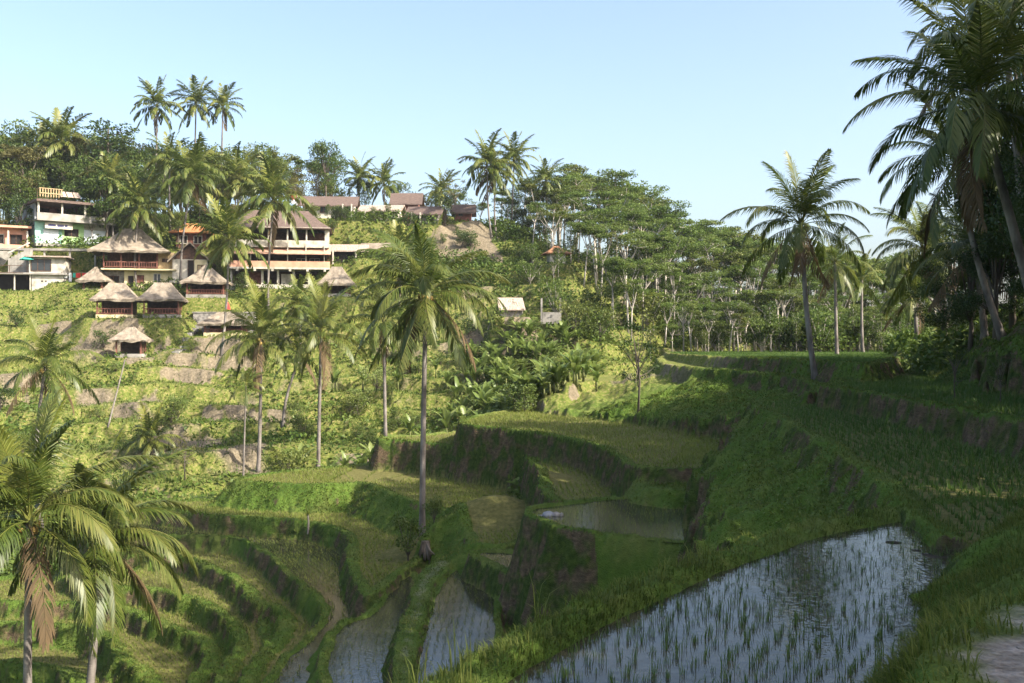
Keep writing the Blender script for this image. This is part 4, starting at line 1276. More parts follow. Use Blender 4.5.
# ---------------------------------------------------------------- right hill: dark dense trees, and more of the same beyond the picture's edge
GH = 'dark trees massed on the right hill'
for (q, top, Y, wd) in [(1032, -30, 46, .8), (1012, 95, 48, .8), (985, 170, 56, .9), (1045, 60, 38, .8), (955, 215, 64, 1.0), (995, 215, 47, 1.2), (970, 235, 54, 1.2), (1050, 200, 36, 1.1), (1030, 130, 52, .9), (945, 250, 60, 1.2)]:
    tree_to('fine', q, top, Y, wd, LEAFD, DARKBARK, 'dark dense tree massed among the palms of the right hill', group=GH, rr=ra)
SH = []
for i in range(60):
    pass
for y in np.arange(-14, 53, 3.4):
    for x0, dz in ((17, 12.5), (19.5, 11.5), (24, 12.4), (31, 14), (14.0, 12.5)):
        x = x0 + ra.uniform(-1.6, 1.6) + (1.5 if y > 30 else 0); yy = y + ra.uniform(-1.5, 1.5)
        if x / max(yy, 1) < .60 and yy > 0: continue
        if (x0 < 16 and yy > 12) or (x0 == 17 and yy > 22): continue
        top = dz - (max(0, yy - 34) * .35) + (9.5 if x0 == 24 and 19 < yy < 33 else 0) + (7 if x0 == 31 and 26 < yy < 56 else 0) + ra.gauss(0, .9)
        h = top - gz(x, yy)
        if h < 2: continue
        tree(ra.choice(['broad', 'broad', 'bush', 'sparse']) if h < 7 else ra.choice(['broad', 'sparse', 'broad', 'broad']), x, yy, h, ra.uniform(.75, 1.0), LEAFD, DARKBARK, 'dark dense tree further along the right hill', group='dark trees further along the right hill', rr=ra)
# saplings in the near ground
for (q, Y, h, lab) in [(515, 17.5, 2.0, 'thin sapling with hanging leaflets behind the nearest bund'), (955, 33, 1.8, 'small leafy sapling at the foot of the right bank'), (1000, 31, 1.6, 'small grey leaved sapling below the brown bank'), (408, 43.5, 2.2, 'leafy bush left of the stump below the lone palm'), (434, 45.5, 1.3, 'low leafy bush behind the stump below the lone palm')]:
    x = (q - 512) / FPX * Y
    tree('sparse' if 'bush' not in lab else 'bush', x, Y, h, .75, LEAFL if q < 600 else LEAFD, DARKBARK, lab, name='sapling', cat='sapling', rr=ra)
# ---------------------------------------------------------------- buildings of the far slope
THATCH = surf('thatch', [(.25, (.11, .088, .066)), (.5, (.225, .185, .14)), (.78, (.33, .28, .22))], 2.2, .95, .8, 14, 6, (1, 1, 1))
WHITE = surf('white_plaster', [(.3, (.27, .245, .20)), (.52, (.47, .43, .36)), (.8, (.60, .56, .48))], 1.6, .9, .1)
CREAM = surf('cream_plaster', [(.3, (.42, .35, .20)), (.55, (.60, .51, .31)), (.8, (.66, .58, .38))], 1.2, .9, .1)
GREYW = surf('wall_shade_and_sack_grey', [(.3, (.16, .17, .19)), (.6, (.26, .27, .29)), (.8, (.34, .34, .35))], 1.0, .9, .15)  # blue-grey of the shaded gable wall, also the grey of a sack
CONC = surf('stained_concrete', [(.3, (.15, .14, .12)), (.55, (.28, .26, .23)), (.8, (.38, .355, .32))], 1.1, .95, .2)
STONE = surf('rubble_stone', [(.3, (.12, .11, .10)), (.5, (.25, .23, .21)), (.75, (.40, .37, .33))], 3.5, .95, .6)
GREENP = plain('green_paint', (.34, .52, .24), .8, .2, 1.5)
MINTP = plain('mint_paint', (.30, .52, .45), .8, .15, 1.5)
PINKP = plain('pink_paint', (.58, .30, .22), .8, .2, 1.5)
ORTILE = surf('orange_roof_tile', [(.3, (.30, .11, .045)), (.55, (.46, .19, .08)), (.8, (.55, .27, .14))], 3, .85, .5, 18, 4, (1, 6, 6))
BRTILE = surf('brown_roof_tile', [(.3, (.075, .054, .045)), (.55, (.135, .095, .078)), (.8, (.20, .15, .125))], 3, .85, .5, 18, 4, (1, 6, 6))
TERRA = plain('terracotta_awning', (.46, .27, .19), .8, .3, 2)
ORPAR = plain('orange_parapet', (.55, .30, .20), .85, .25, 1.5)
WOOD = surf('dark_wood', [(.3, (.045, .025, .016)), (.6, (.10, .055, .035)), (.8, (.16, .09, .06))], 4, .75, .2)
REDW = surf('red_brown_wood', [(.3, (.11, .04, .03)), (.6, (.20, .085, .06)), (.8, (.27, .13, .10))], 4, .75, .2)
BAMB = surf('bamboo_mat', [(.3, (.28, .20, .11)), (.6, (.44, .33, .19)), (.8, (.52, .41, .25))], 6, .85, .3, 20, 4, (4, 4, 1))
DARK = plain('interior_shade', (.022, .018, .016), .9, .4)  # near-black stands in for the shade inside rooms, porches and vents
GLASS = plain('dark_window_glass', (.03, .035, .04), .12, .3, 1, .5)
CORR = surf('rusty_sheet', [(.3, (.22, .15, .11)), (.55, (.36, .29, .24)), (.8, (.45, .41, .38))], 2, .7, .3, 30, 3, (8, 1, 1))
SHUT = plain('white_shutter', (.66, .70, .74), .6, .12, 2)
INK = plain('sign_ink', (.05, .05, .12), .6, .1)
DULLTILE = plain('dull_orange_tile', (.26, .13, .07), .9, .4, 3)
CLOTHC = {'red': plain('red_cloth', (.55, .05, .04), .9, .2), 'white': plain('white_cloth', (.72, .72, .72), .9, .1), 'blue': plain('blue_cloth', (.12, .17, .35), .9, .2), 'orange': plain('orange_cloth', (.6, .22, .05), .9, .2), 'teal': plain('teal_cloth', (.05, .36, .28), .9, .2)}
hr = random.Random(9)


def roof_hip(a, b, h, ridge=0.0, thick=.22, rag=.08, seed=0, n=9, curve=.12):
    """hipped roof over a 2a x 2b plan, thick ragged eaves; ridge = half length of the ridge along X"""
    r = random.Random(seed); m = MB()

    def ring(A, B, z, jit):
        P = []
        for (x0, y0, x1, y1) in ((-A, -B, A, -B), (A, -B, A, B), (A, B, -A, B), (-A, B, -A, -B)):
            for i in range(n):
                t = i / n; P.append((x0 + (x1 - x0) * t + r.uniform(-jit, jit), y0 + (y1 - y0) * t + r.uniform(-jit, jit), z + r.uniform(-jit, jit)))
        return P
    rings = [ring(a * .55, b * .55, h * .3, 0), ring(a * .97, b * .97, -thick, rag), ring(a, b, 0, rag * .6)]
    for t in (.25, .5, .75, .93):
        s = t + curve * math.sin(math.pi * t) * (-.5)
        rings.append(ring(a + (ridge - a) * t, b * (1 - t) + .02, h * s, rag * .45))
    rings.append(ring(ridge + .05, .05, h, rag * .3))
    V = [p for q in rings for p in q]; k = 4 * n; F = []
    for i in range(len(rings) - 1):
        for j in range(k):
            F.append((i * k + j, i * k + (j + 1) % k, (i + 1) * k + (j + 1) % k, (i + 1) * k + j))
    F.append(tuple((len(rings) - 1) * k + j for j in range(k)))
    return m.add(V, F)


def gable(x0, x1, y0, y1, h, over=.4, t=.14, axis='x'):
    """two roof planes of real thickness; ridge along axis"""
    m = MB()
    if axis == 'x':
        ym = (y0 + y1) / 2; a, b = x0 - over, x1 + over; sl = h / (ym - y0); e = over * sl
        m.add([(a, y0 - over, -e), (b, y0 - over, -e), (b, ym, h), (a, ym, h), (a, y0 - over, -e + t), (b, y0 - over, -e + t), (b, ym, h + t), (a, ym, h + t)], [(0, 3, 2, 1), (4, 5, 6, 7), (0, 1, 5, 4), (1, 2, 6, 5), (3, 0, 4, 7)])
        m.add([(a, y1 + over, -e), (b, y1 + over, -e), (b, ym, h), (a, ym, h), (a, y1 + over, -e + t), (b, y1 + over, -e + t), (b, ym, h + t), (a, ym, h + t)], [(0, 1, 2, 3), (7, 6, 5, 4), (4, 5, 1, 0), (5, 6, 2, 1), (7, 4, 0, 3)])
    else:
        xm = (x0 + x1) / 2; a, b = y0 - over, y1 + over; sl = h / (xm - x0); e = over * sl
        for xe in (x0 - over, x1 + over):
            m.add([(xe, a, -e), (xm, a, h), (xm, b, h), (xe, b, -e), (xe, a, -e + t), (xm, a, h + t), (xm, b, h + t), (xe, b, -e + t)], [(0, 1, 2, 3), (4, 7, 6, 5), (0, 4, 5, 1), (1, 5, 6, 2), (2, 6, 7, 3), (3, 7, 4, 0)])
    return m


def site(name, label, cat, px, py, Y, rz=0.0, group=None):
    return thing(name, label, cat, pt(px, py, Y), R(rz), group)


def part(name, mat, parent, mb, z=0.0):
    return mb.build(name, mat, parent, (0, 0, z))


def window(parent, x0, x1, z0, z1, y, frame=None, pane=None, mull=2, f=.07, name='window'):
    m = MB()
    m.box(x0, x1, y - .05, y + .03, z0, z0 + f); m.box(x0, x1, y - .05, y + .03, z1 - f, z1)
    for i in range(mull + 1):
        x = x0 + (x1 - x0 - f) * i / mull; m.box(x, x + f, y - .047, y + .027, z0 + f, z1 - f)
    w = m.build(name, frame or WOOD, parent)
    MB().box(x0 + f * .5, x1 - f * .5, y - .01, y + .012, z0 + f * .5, z1 - f * .5).build('pane', pane or GLASS, w)
    return w


# ---- small thatched pavilions
def hut(px, py, Y, w, d, wh, rh, label, rz=0, ridge=.3, rail=True, back=True, base=.32, seed=0, group='small thatched huts on the slope', over=.55):
    o = site('thatched_hut', label, 'hut', px, py, Y, rz, group)
    a, b = w / 2, d / 2
    MB().box(-a, a, -b, b, -1.2, base).build('platform', CREAM if seed % 2 else CONC, o)
    for sx in (-1, 1):
        for sy in (-1, 1):
            MB().box(sx * (a - .12) - .07, sx * (a - .12) + .07, sy * (b - .12) - .07, sy * (b - .12) + .07, base, base + wh + .12).build('post', REDW, o)
    if rail:
        m = MB(); zt = base + wh * .42
        for sx in (-1, 1): m.box(sx * (a - .12) - .035, sx * (a - .12) + .035, -b + .19, b - .19, zt - .08, zt)
        m.box(-a + .19, a - .19, -b + .08, -b + .16, zt - .08, zt); m.box(-a + .19, a - .19, -b + .08, -b + .15, base + .1, base + .17)
        k = int(w / .28)
        for i in range(k):
            x = -a + .3 + (w - .6) * i / max(k - 1, 1); m.box(x - .025, x + .025, -b + .09, -b + .14, base + .17, zt - .08)
        m.build('railing', REDW, o)
    if back:
        m = MB(); m.box(-a + .19, a - .19, b - .16, b - .1, base, base + wh); m.box(a - .16, a - .1, -b + .5, b - .19, base, base + wh)
        m.build('back_wall', WOOD, o)
    part('roof', THATCH, o, roof_hip(a + over, b + over, rh, ridge, seed=seed), base + wh + .02)
    return o


hut(117, 318, 104, 3.6, 3.0, 1.55, 1.75, 'thatched hut with a dark open front, left of the touching pair', 12, .8, seed=1)
hut(163, 318, 104.5, 3.6, 3.0, 1.55, 1.8, 'thatched hut with a dark open front, right of the touching pair', 12, .8, seed=2)
hut(96, 292, 111, 2.2, 2.0, .9, 1.6, 'small pointed thatched hut below the clothes line', 0, .05, seed=3, rail=False)
hut(207, 298, 109, 4.0, 3.2, 1.3, 2.0, 'thatched hut with a shaggy pointed roof beside the three-storey restaurant', 10, .15, seed=4)
hut(226, 336, 103.5, 3.9, 3.0, .9, 1.25, 'low thatched hut with a flat wide roof over a red seat, below the shaggy hut', 5, .8, seed=5, base=.35)
hut(131, 357, 98, 2.5, 2.2, 1.35, 1.25, 'little thatched hut half covered by a pot palm, lowest on the slope', 8, .3, seed=6, rail=False)
hut(337, 297, 107, 2.6, 2.4, 1.0, 1.9, 'steep brown thatched hut just right of the restaurant', 0, .5, seed=8, rail=False)

# ---- two-storey house with green walls
o = site('concrete_house', 'two-storey concrete house with green walls and a shade-grey gable side', 'house', 35, 243, 117, 40)
LW, LD = 8.3, 9.0
m = MB(); m.box(0, .2, .2, LD, -3, 5.0); m.build('side_wall', GREYW, o)  # this wall's shade is put into its blue-grey colour
MB().box(0.2, LW, 3.2, 3.4, 0, 5.0).build('back_wall', WHITE, o)
MB().box(LW - .2, LW, .2, 3.2, 0, 5.0).build('end_wall', WHITE, o)
MB().box(-.05, LW + .4, -.6, LD, -.35, -.01).build('terrace_slab', CONC, o)
MB().box(.0, 3.0, 0, .2, 0, 2.6).build('mint_wall', MINTP, o)
m = MB(); m.box(3.0, 3.25, .003, .2, 0, 2.6); m.box(4.9, 5.5, .003, .2, 0, 2.6); m.box(3.25, 4.9, .003, .2, 0, 1.0); m.box(3.25, 4.9, .003, .2, 1.95, 2.6); m.build('green_wall', GREENP, o)
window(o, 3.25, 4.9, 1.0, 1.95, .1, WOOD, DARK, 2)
MB().box(5.5, LW, .006, .2, 1.95, 2.6).build('lintel_wall', WHITE, o)
m = MB(); m.box(5.5, LW - .2, .05, .12, .05, 1.95)
for k in range(12): m.box(5.5, LW - .2, .02, .05, .1 + k * .155, .19 + k * .155)
m.build('shutter', SHUT, o)
m = MB(); m.box(.9, 2.6, -.04, 0, .1, 1.7)
for k in range(9): m.box(.9, 2.6, -.06, -.04, .15 + k * .17, .25 + k * .17)
m.build('roller_door', SHUT, o)
sg = MB().box(.9, 4.0, -.75, -.65, 1.75, 2.5).build('shop_sign', WHITE, o)
m = MB()
for (a, b) in ((1.25, 2.1), (2.25, 3.0), (3.1, 3.4)): m.box(a, b, -.757, -.75, 2.0, 2.28)
m.build('sign_letters', INK, sg)
for x in (1.0, 3.8): MB().box(x, x + .06, -.65, 0, 2.15, 2.2).build('sign_bracket', WOOD, o)
MB().box(-.1, LW + .5, -1.3, 3.4, 2.6, 2.8).build('floor_slab', CONC, o)
m = MB(); m.box(-.1, LW + .5, -1.3, -1.15, 2.8, 3.5); m.box(LW + .35, LW + .5, -1.15, 2.0, 2.8, 3.5); m.build('balcony_parapet', CONC, o)
for x in (.0, 2.6, 5.2, 7.9): MB().box(x, x + .2, -1.15, -.95, 2.8, 4.75).build('column', WHITE, o)
m = MB(); m.box(.2, LW - .2, 2.6, 2.7, 2.8, 4.75); m.build('room_wall', REDW, o)
for x in (.5, 3.1, 5.6): window(o, x, x + 1.8, 3.0, 4.5, 2.57, WOOD, DARK, 2)
MB().box(-.25, LW + .9, -1.7, LD * .6, 4.75, 5.05).build('roof', BRTILE, o)
m = MB(); m.box(-.03, 0, 1.5, 3.2, 3.2, 4.3); m.box(-.03, 0, 5.0, 6.2, 3.2, 4.2); m.build('side_window', GLASS, o)
q = site('water_tank', 'bamboo crate rack standing on the flat roof of the green-walled house', 'rack', 50, 197.6, 118.8, 40)
m = MB()
for i in range(9): m.box(i * .3 - 1.3, i * .3 - 1.2, -.6, -.5, 0, .95); m.box(i * .3 - 1.3, i * .3 - 1.2, .5, .6, 0, .95)
m.box(-1.35, 1.3, -.62, .62, .95, 1.02); m.box(-1.35, 1.3, -.66, -.6, .35, .45); m.build('crate_frame', BAMB, q)
q.name = 'bamboo_rack'
q = site('solar_panel', 'tilted metal panels on the flat roof of the green-walled house', 'panel', 70, 198, 120, 40)
m = MB()
for i in range(3): m.add([(i * .8 - 1.2, -.5, 0.05), (i * .8 - .5, -.5, 0.05), (i * .8 - .5, .4, .75), (i * .8 - 1.2, .4, .75), (i * .8 - 1.2, -.5, 0), (i * .8 - .5, -.5, 0), (i * .8 - .5, .4, .7), (i * .8 - 1.2, .4, .7)], [(0, 1, 2, 3), (7, 6, 5, 4), (0, 4, 5, 1), (1, 5, 6, 2), (2, 6, 7, 3), (3, 7, 4, 0)])
m.build('panel_sheet', CORR, q); m = MB(); m.bar((-1.1, .35, 0), (-1.1, .38, .68), .06); m.bar((1.0, .35, 0), (1.0, .38, .68), .06); m.build('stand', WOOD, q)

# ---- pink shop at the edge
o = site('pink_shop', 'small pink and orange shop cut by the left edge of the photo', 'shop', -12, 250, 115, 30)
MB().box(0, 4.2, .8, 3.5, -2.5, 2.7).build('wall', PINKP, o)
MB().box(0, 4.2, .0, .8, -2.5, .02).build('porch', CONC, o)
for x in (0, 2.0, 4.0): MB().box(x, x + .18, .0, .18, .02, 2.4).build('column', WHITE, o)
window(o, .5, 1.7, .8, 2.0, .77, WHITE, DARK); window(o, 2.3, 3.6, .05, 2.0, .77, WOOD, DARK, 2, name='door')
MB().box(-.3, 4.5, -.4, 3.8, 2.7, 2.95).build('roof', ORPAR, o)
MB().box(-.1, 4.3, -.06, 0, .03, .75).build('railing', ORPAR, o)
# ---- lower white house below it
o = site('white_house', 'small white house of two low storeys with a dark porch, below the green-walled house', 'house', 25, 290, 111, 14)
MB().box(.6, 3.9, .4, 3.2, -1.5, 1.75).build('lower_wall', WHITE, o)
MB().box(-3.2, .6, 1.8, 3.2, -1.5, 1.75).build('porch_wall', DARK, o)  # porch shade painted as a near-black wall colour
for x in (-3.0, -1.2, .4): MB().box(x, x + .12, .3, .42, -1.5, 1.75).build('post', WHITE, o)
MB().box(-3.4, 4.3, 0, 3.4, 1.75, 1.95).build('floor_slab', CONC, o)
MB().box(.3, 4.1, .5, 3.2, 1.95, 3.7).build('upper_wall', WHITE, o)
window(o, .5, 2.6, 2.15, 3.5, .47, WOOD, GLASS, 3)
for x in (1.6, 2.0): MB().box(x, x + .15, .37, .4, .95, 1.1).build('vent', DARK, o)
MB().box(0, 4.5, -.1, 3.5, 3.7, 3.85).build('roof', CORR, o)
m = MB(); m.bar((-.2, 0, 1.9), (-3.0, 0, 1.9), .06); m.bar((-3.0, .05, 1.96), (-3.0, .05, 2.7), .06); m.bar((-1.6, .05, 1.96), (-1.6, .05, 2.7), .06); m.bar((-3.0, .05, 2.7), (-.2, .05, 2.7), .05); m.build('railing', WOOD, o)
q = site('stair_rail', 'sloping concrete stair rising to the terrace of the green-walled house', 'stair', 8, 258, 112.5, 10)
m = MB()
for i in range(7): m.box(i * .33, i * .33 + .36, 0, 1.0, -1.6, i * .18)
m.build('steps', CONC, q); m = MB(); m.bar((0, -.06, .55), (2.3, -.06, 1.75), .09, .14); m.build('handrail', WHITE, q); q.name = 'outdoor_stair'
q = site('retaining_wall', 'long concrete terrace edge on posts under the green-walled house', 'wall', 30, 249, 114.2, 6)
MB().box(-4.5, 7.5, 0, 1.2, -.15, .1).build('slab', CONC, q)
for x in (-4.2, -1.4, 1.4, 4.2, 7.0): MB().box(x, x + .18, .2, .4, -3.4, -.15).build('post', CONC, q)
q.name = 'terrace_edge'
q = site('green_parasol', 'teal green parasol beside the small white house', 'parasol', 27, 262, 111.5, 0)
MB().tube([(0, 0, -2), (0, 0, .4)], .03, 6).build('pole', WOOD, q)
m = MB(); m.add([(0, 0, .75)] + [(math.cos(k * .785) * .85, math.sin(k * .785) * .85, .25 if k % 2 else .3) for k in range(8)] + [(0, 0, .68)] + [(math.cos(k * .785) * .83, math.sin(k * .785) * .83, .22) for k in range(8)], [(0, 1 + k, 1 + (k + 1) % 8) for k in range(8)] + [(9, 10 + (k + 1) % 8, 10 + k) for k in range(8)]); m.build('canopy', CLOTHC['teal'], q)
# clothes line
q = site('clothes_line', 'washing line hung with red, white and blue clothes', 'washing line', 79, 275, 112.5, 3)
MB().bar((-1.9, 0, -1.7), (-1.9, 0, .3), .09).build('post', WOOD, q); MB().bar((1.9, 0, -1.7), (1.9, 0, .3), .09).build('post', WOOD, q); MB().bar((-1.9, 0, .25), (1.9, 0, .25), .02).build('cord', WHITE, q)
for x, c, wd, h in ((-1.5, 'white', .35, .6), (-1.0, 'white', .3, 1.0), (-.1, 'red', .5, .55), (.55, 'red', .45, .5), (1.1, 'blue', .35, .8), (-.55, 'teal', .3, .5)):
    g_ = tag(MB().box(-wd / 2, wd / 2, -.02, .02, -h, 0).build('hung_cloth', CLOTHC[c], None, pt(79, 275, 112.5) + [x, .03, .24]), {'white': 'white', 'red': 'red', 'blue': 'blue', 'teal': 'green'}[c] + ' garment ' + {-1.5: 'nearest the left post', -1.0: 'hanging long beside the left end', -.1: 'in the middle', .55: 'right of the middle', 1.1: 'nearest the right post', -.55: 'just left of the middle'}[x] + ' of the washing line', 'garment', 'garments on the washing line')
    g_.name = 'garment'

# ---- two-storey thatched house
o = site('thatched_house', 'two-storey cream house with a big thatched roof and a red-brown balcony', 'house', 139, 290, 112, 14)
MB().box(-1.6, 3.7, .4, 4.0, -1.5, 2.2).build('lower_wall', CREAM, o)
MB().box(-3.8, -1.6, .9, 4.0, -1.5, 2.2).build('side_wall', STONE, o)
window(o, -1.2, -.6, .3, 1.6, .37, WOOD, DARK, 1, name='door'); window(o, -.3, .5, .7, 1.7, .37, WOOD, REDW); window(o, 1.5, 2.3, -.2, 1.9, .37, WHITE, GLASS, 2, name='door'); window(o, -3.4, -2.2, .6, 1.6, .87, WOOD, DARK)
MB().box(-3.9, 4.0, -.6, 4.1, 2.2, 2.36).build('floor_slab', CREAM, o)
MB().box(2.0, 3.7, .4, 4.0, 2.36, 4.3).build('upper_wall', BAMB, o)
window(o, 2.4, 3.2, 3.2, 3.6, .37, WOOD, DARK)
MB().box(-3.6, 2.0, 2.0, 4.0, 2.36, 4.3).build('room_wall', WOOD, o)
m = MB(); m.box(-3.7, 2.0, -.5, -.42, 3.05, 3.15); m.box(-3.7, 2.0, -.5, -.44, 2.5, 2.58)
for k in range(22): m.box(-3.6 + k * .26, -3.54 + k * .26, -.49, -.45, 2.58, 3.05)
m.build('railing', REDW, o)
for x in (-3.7, -1.9, 0, 1.9): MB().box(x, x + .13, -.5, -.37, 2.36, 4.35).build('post', REDW, o)
part('roof', THATCH, o, roof_hip(4.3, 3.1, 2.7, .9, seed=21, n=12).add([], []), 4.3).location = (-.9, 1.7, 4.3)
# ---- gabled hut
o = site('gabled_house', 'gabled house with cream front, dark doorway and tiled roof facing left', 'house', 190, 285, 113, 12)
MB().box(-1.9, 1.9, 0, 5, -1.4, 2.9).build('wall', WHITE, o)
m = MB(); m.add([(-1.9, -.003, 2.9), (1.9, -.003, 2.9), (0, -.003, 4.5), (-1.9, .12, 2.9), (1.9, .12, 2.9), (0, .12, 4.5)], [(0, 1, 2), (5, 4, 3), (0, 3, 4, 1), (1, 4, 5, 2), (2, 5, 3, 0)]); m.build('gable', WOOD, o)
window(o, -.25, .45, .5, 2.8, -.03, WOOD, DARK, 1, name='door'); window(o, .8, 1.7, 1.0, 2.3, -.03, WOOD, BAMB)
MB().box(.5, 1.85, -.02, 0, .4, 2.85).build('cream_panel', CREAM, o)
MB().box(-2.1, 2.2, -1.0, -.1, .15, .4).build('balcony', CONC, o)
part('roof', THATCH, o, gable(-1.9, 1.9, 0, 5, 1.75, .5, .18, 'y'), 2.95)
for x in (-1.9, 1.7): MB().box(x, x + .2, -.9, -.7, -1.6, .15).build('post', WOOD, o)
# ---- orange tiled pavilion
o = site('orange_pavilion', 'small pavilion with a bright orange tiled roof above the gabled house', 'pavilion', 193, 250, 121, 8)
MB().box(-1.7, 1.7, -1.3, 1.3, -2, 1.9).build('wall', REDW, o)
window(o, -1.3, -.4, .6, 1.6, -1.33, WHITE, DARK); window(o, .3, 1.3, .6, 1.6, -1.33, WHITE, DARK)
part('roof', ORTILE, o, roof_hip(2.5, 2.0, 1.25, .9, .12, .02, 31), 1.95)
# ---- the three-storey restaurant
o = site('restaurant', 'big three-storey restaurant with open floors, orange parapet and brown tiled roof', 'restaurant', 278, 291, 114, 9)
HW = 5.35
MB().box(-HW, HW, 3.2, 7, -2, 7.0).build('back_wall', WOOD, o)
m = MB(); m.box(-HW, HW, .0, .25, -2, .75); m.box(-HW, -HW + .25, .25, 3.2, -2, 2.5); m.build('base_wall', WHITE, o)
for x in np.linspace(-HW, HW - .25, 7): MB().box(x, x + .25, .02, .27, .75, 2.45).build('column', WHITE, o)
MB().box(.3, 1.9, .9, 1.05, .0, 2.0).build('counter_wall', WHITE, o); MB().box(-3.4, -2.0, 1.4, 1.5, .0, 2.3).build('door_panel', REDW, o)
MB().box(-HW - .2, HW + .5, -.9, 3.2, 2.45, 2.65).build('first_floor_slab', WHITE, o)
for x in np.linspace(-HW + .8, HW - .2, 6): MB().box(x, x + .25, -.95, -.7, 2.2, 2.45).build('beam_end', WHITE, o)
MB().box(-HW - .2, HW + .5, -.9, -.75, 2.65, 3.35).build('parapet', ORPAR, o)
for x in np.linspace(-HW + .3, HW - .2, 6): MB().box(x, x + .1, -.72, -.62, 2.65, 5.2).build('post', WHITE, o)
m = MB(); m.add([(-HW - .2, -1.3, 4.1), (HW + .6, -1.3, 4.1), (HW + .6, .1, 4.8), (-HW - .2, .1, 4.8), (-HW - .2, -1.3, 4.2), (HW + .6, -1.3, 4.2), (HW + .6, .1, 4.9), (-HW - .2, .1, 4.9)], [(0, 3, 2, 1), (4, 5, 6, 7), (0, 1, 5, 4), (1, 2, 6, 5), (2, 3, 7, 6), (3, 0, 4, 7)]); m.build('awning', TERRA, o)
for x, w_ in ((-4.6, 1.2), (-2.6, 1.0), (1.9, 1.1), (3.4, 1.2)): window(o, x, x + w_, 2.8, 4.0, 2.9, WHITE, GLASS, 2)
MB().box(-HW - .1, HW + .4, -.6, 3.2, 4.95, 5.15).build('second_floor_slab', WHITE, o)
MB().box(-HW - .1, HW + .4, -.6, -.45, 5.15, 5.75).build('white_parapet', WHITE, o)
for x in np.linspace(-HW, HW - .1, 6): MB().box(x, x + .16, -.42, -.26, 5.15, 7.0).build('post', WHITE, o)
MB().box(HW - .1, HW + .4, -.44, .3, 5.15, 7.05).build('end_pier', WHITE, o)
ca_, sa_ = math.cos(R(9)), math.sin(R(9)); p0_ = pt(278, 291, 114)
for k in range(7):
    xx, yy = -4.4 + k * 1.45, 1.1
    t_ = thing('cafe_table', 'dark wooden table on the open top floor of the restaurant', 'table', p0_ + [xx * ca_ - yy * sa_, xx * sa_ + yy * ca_, 5.15], R(9), 'tables on the open top floor of the restaurant')
    MB().box(-.4, .4, -.3, .3, .72, .78).build('tabletop', REDW, t_)
    for sx in (-.33, .33):
        for sy in (-.24, .24): MB().box(sx - .03, sx + .03, sy - .03, sy + .03, 0, .72).build('leg', REDW, t_)
MB().box(-HW - .5, HW + .5, -.85, -.72, 7.0, 7.22).build('fascia', WHITE, o)
part('roof', BRTILE, o, roof_hip(HW + .7, 4.4, 2.5, 3.2, .1, .02, 33, 12), 7.05).location = (0, 3.4, 7.1)
# ---- terrace wall and red seat beside the huts
q = site('stone_terrace', 'grey stone terrace wall between the huts', 'wall', 222, 317, 105.5, 3)
MB().box(-3.0, 3.4, 0, 1.5, -2.0, .45).build('wall', STONE, q); MB().box(-3.1, 3.5, -.06, 1.5, .45, .55).build('coping', CONC, q); q.name = 'stone_wall'
q = site('red_parasol', 'closed red parasol on the grey stone terrace', 'parasol', 228, 313, 105.0)
MB().tube([(0, 0, -.3), (0, 0, 1.2)], .03, 6).build('pole', WOOD, q); MB().tube([(0, 0, .35), (0, 0, .7), (0, 0, 1.15)], [.28, .2, .03], 8).build('canopy', CLOTHC['red'], q)
c0 = ray_ground(176, 352, 62); c1 = ray_ground(196, 326, 62)
q = thing('stone_steps', 'rough stone steps climbing the slope between the huts', 'steps', c0)
m = MB()
for i in range(11):
    p = c0 + (c1 - c0) * i / 10; p[2] = gz(p[0], p[1]); p = p - c0; w_ = hr.uniform(.3, .45)
    m.box(p[0] - w_, p[0] + w_, p[1] - .2, p[1] + .22, p[2] - .3, p[2] + hr.uniform(.03, .12))
m.build('tread_blocks', STONE, q)
# ---- row of upper houses
def low_house(px, py, Y, w, d, h, rh, wall, roof, label, rz=0, wins=(), porch=None):
    o = site('low_house', label, 'house', px, py, Y, rz, 'low houses in a row near the ridge')
    MB().box(-w / 2, w / 2, 0, d, -1.6, h).build('wall', wall, o)
    for (x, ww, z0, z1) in wins: window(o, x, x + ww, z0, z1, -.03, WOOD, GLASS, 2)
    if porch:
        MB().box(porch[0], porch[1], -.05, 0, 0, h * .92).build('porch_shade_sheet', DARK, o)  # near-black sheet on the solid wall, drawn as the shade of a porch
        for x in porch: MB().box(x - .08, x + .08, -.9, -.75, -.5, h).build('post', WHITE, o)
    m = gable(-w / 2, w / 2, 0, d, rh, .6, .15, 'x'); part('roof', roof, o, m, h + .02)
    g = MB()
    for x in (-w / 2 + .003, w / 2 - .123): g.add([(x, 0, h), (x, d, h), (x, d / 2, h + rh), (x + .12, 0, h), (x + .12, d, h), (x + .12, d / 2, h + rh)], [(0, 1, 2), (5, 4, 3), (0, 3, 4, 1), (1, 4, 5, 2), (2, 5, 3, 0)])
    g.build('gable', wall, o)
    return o


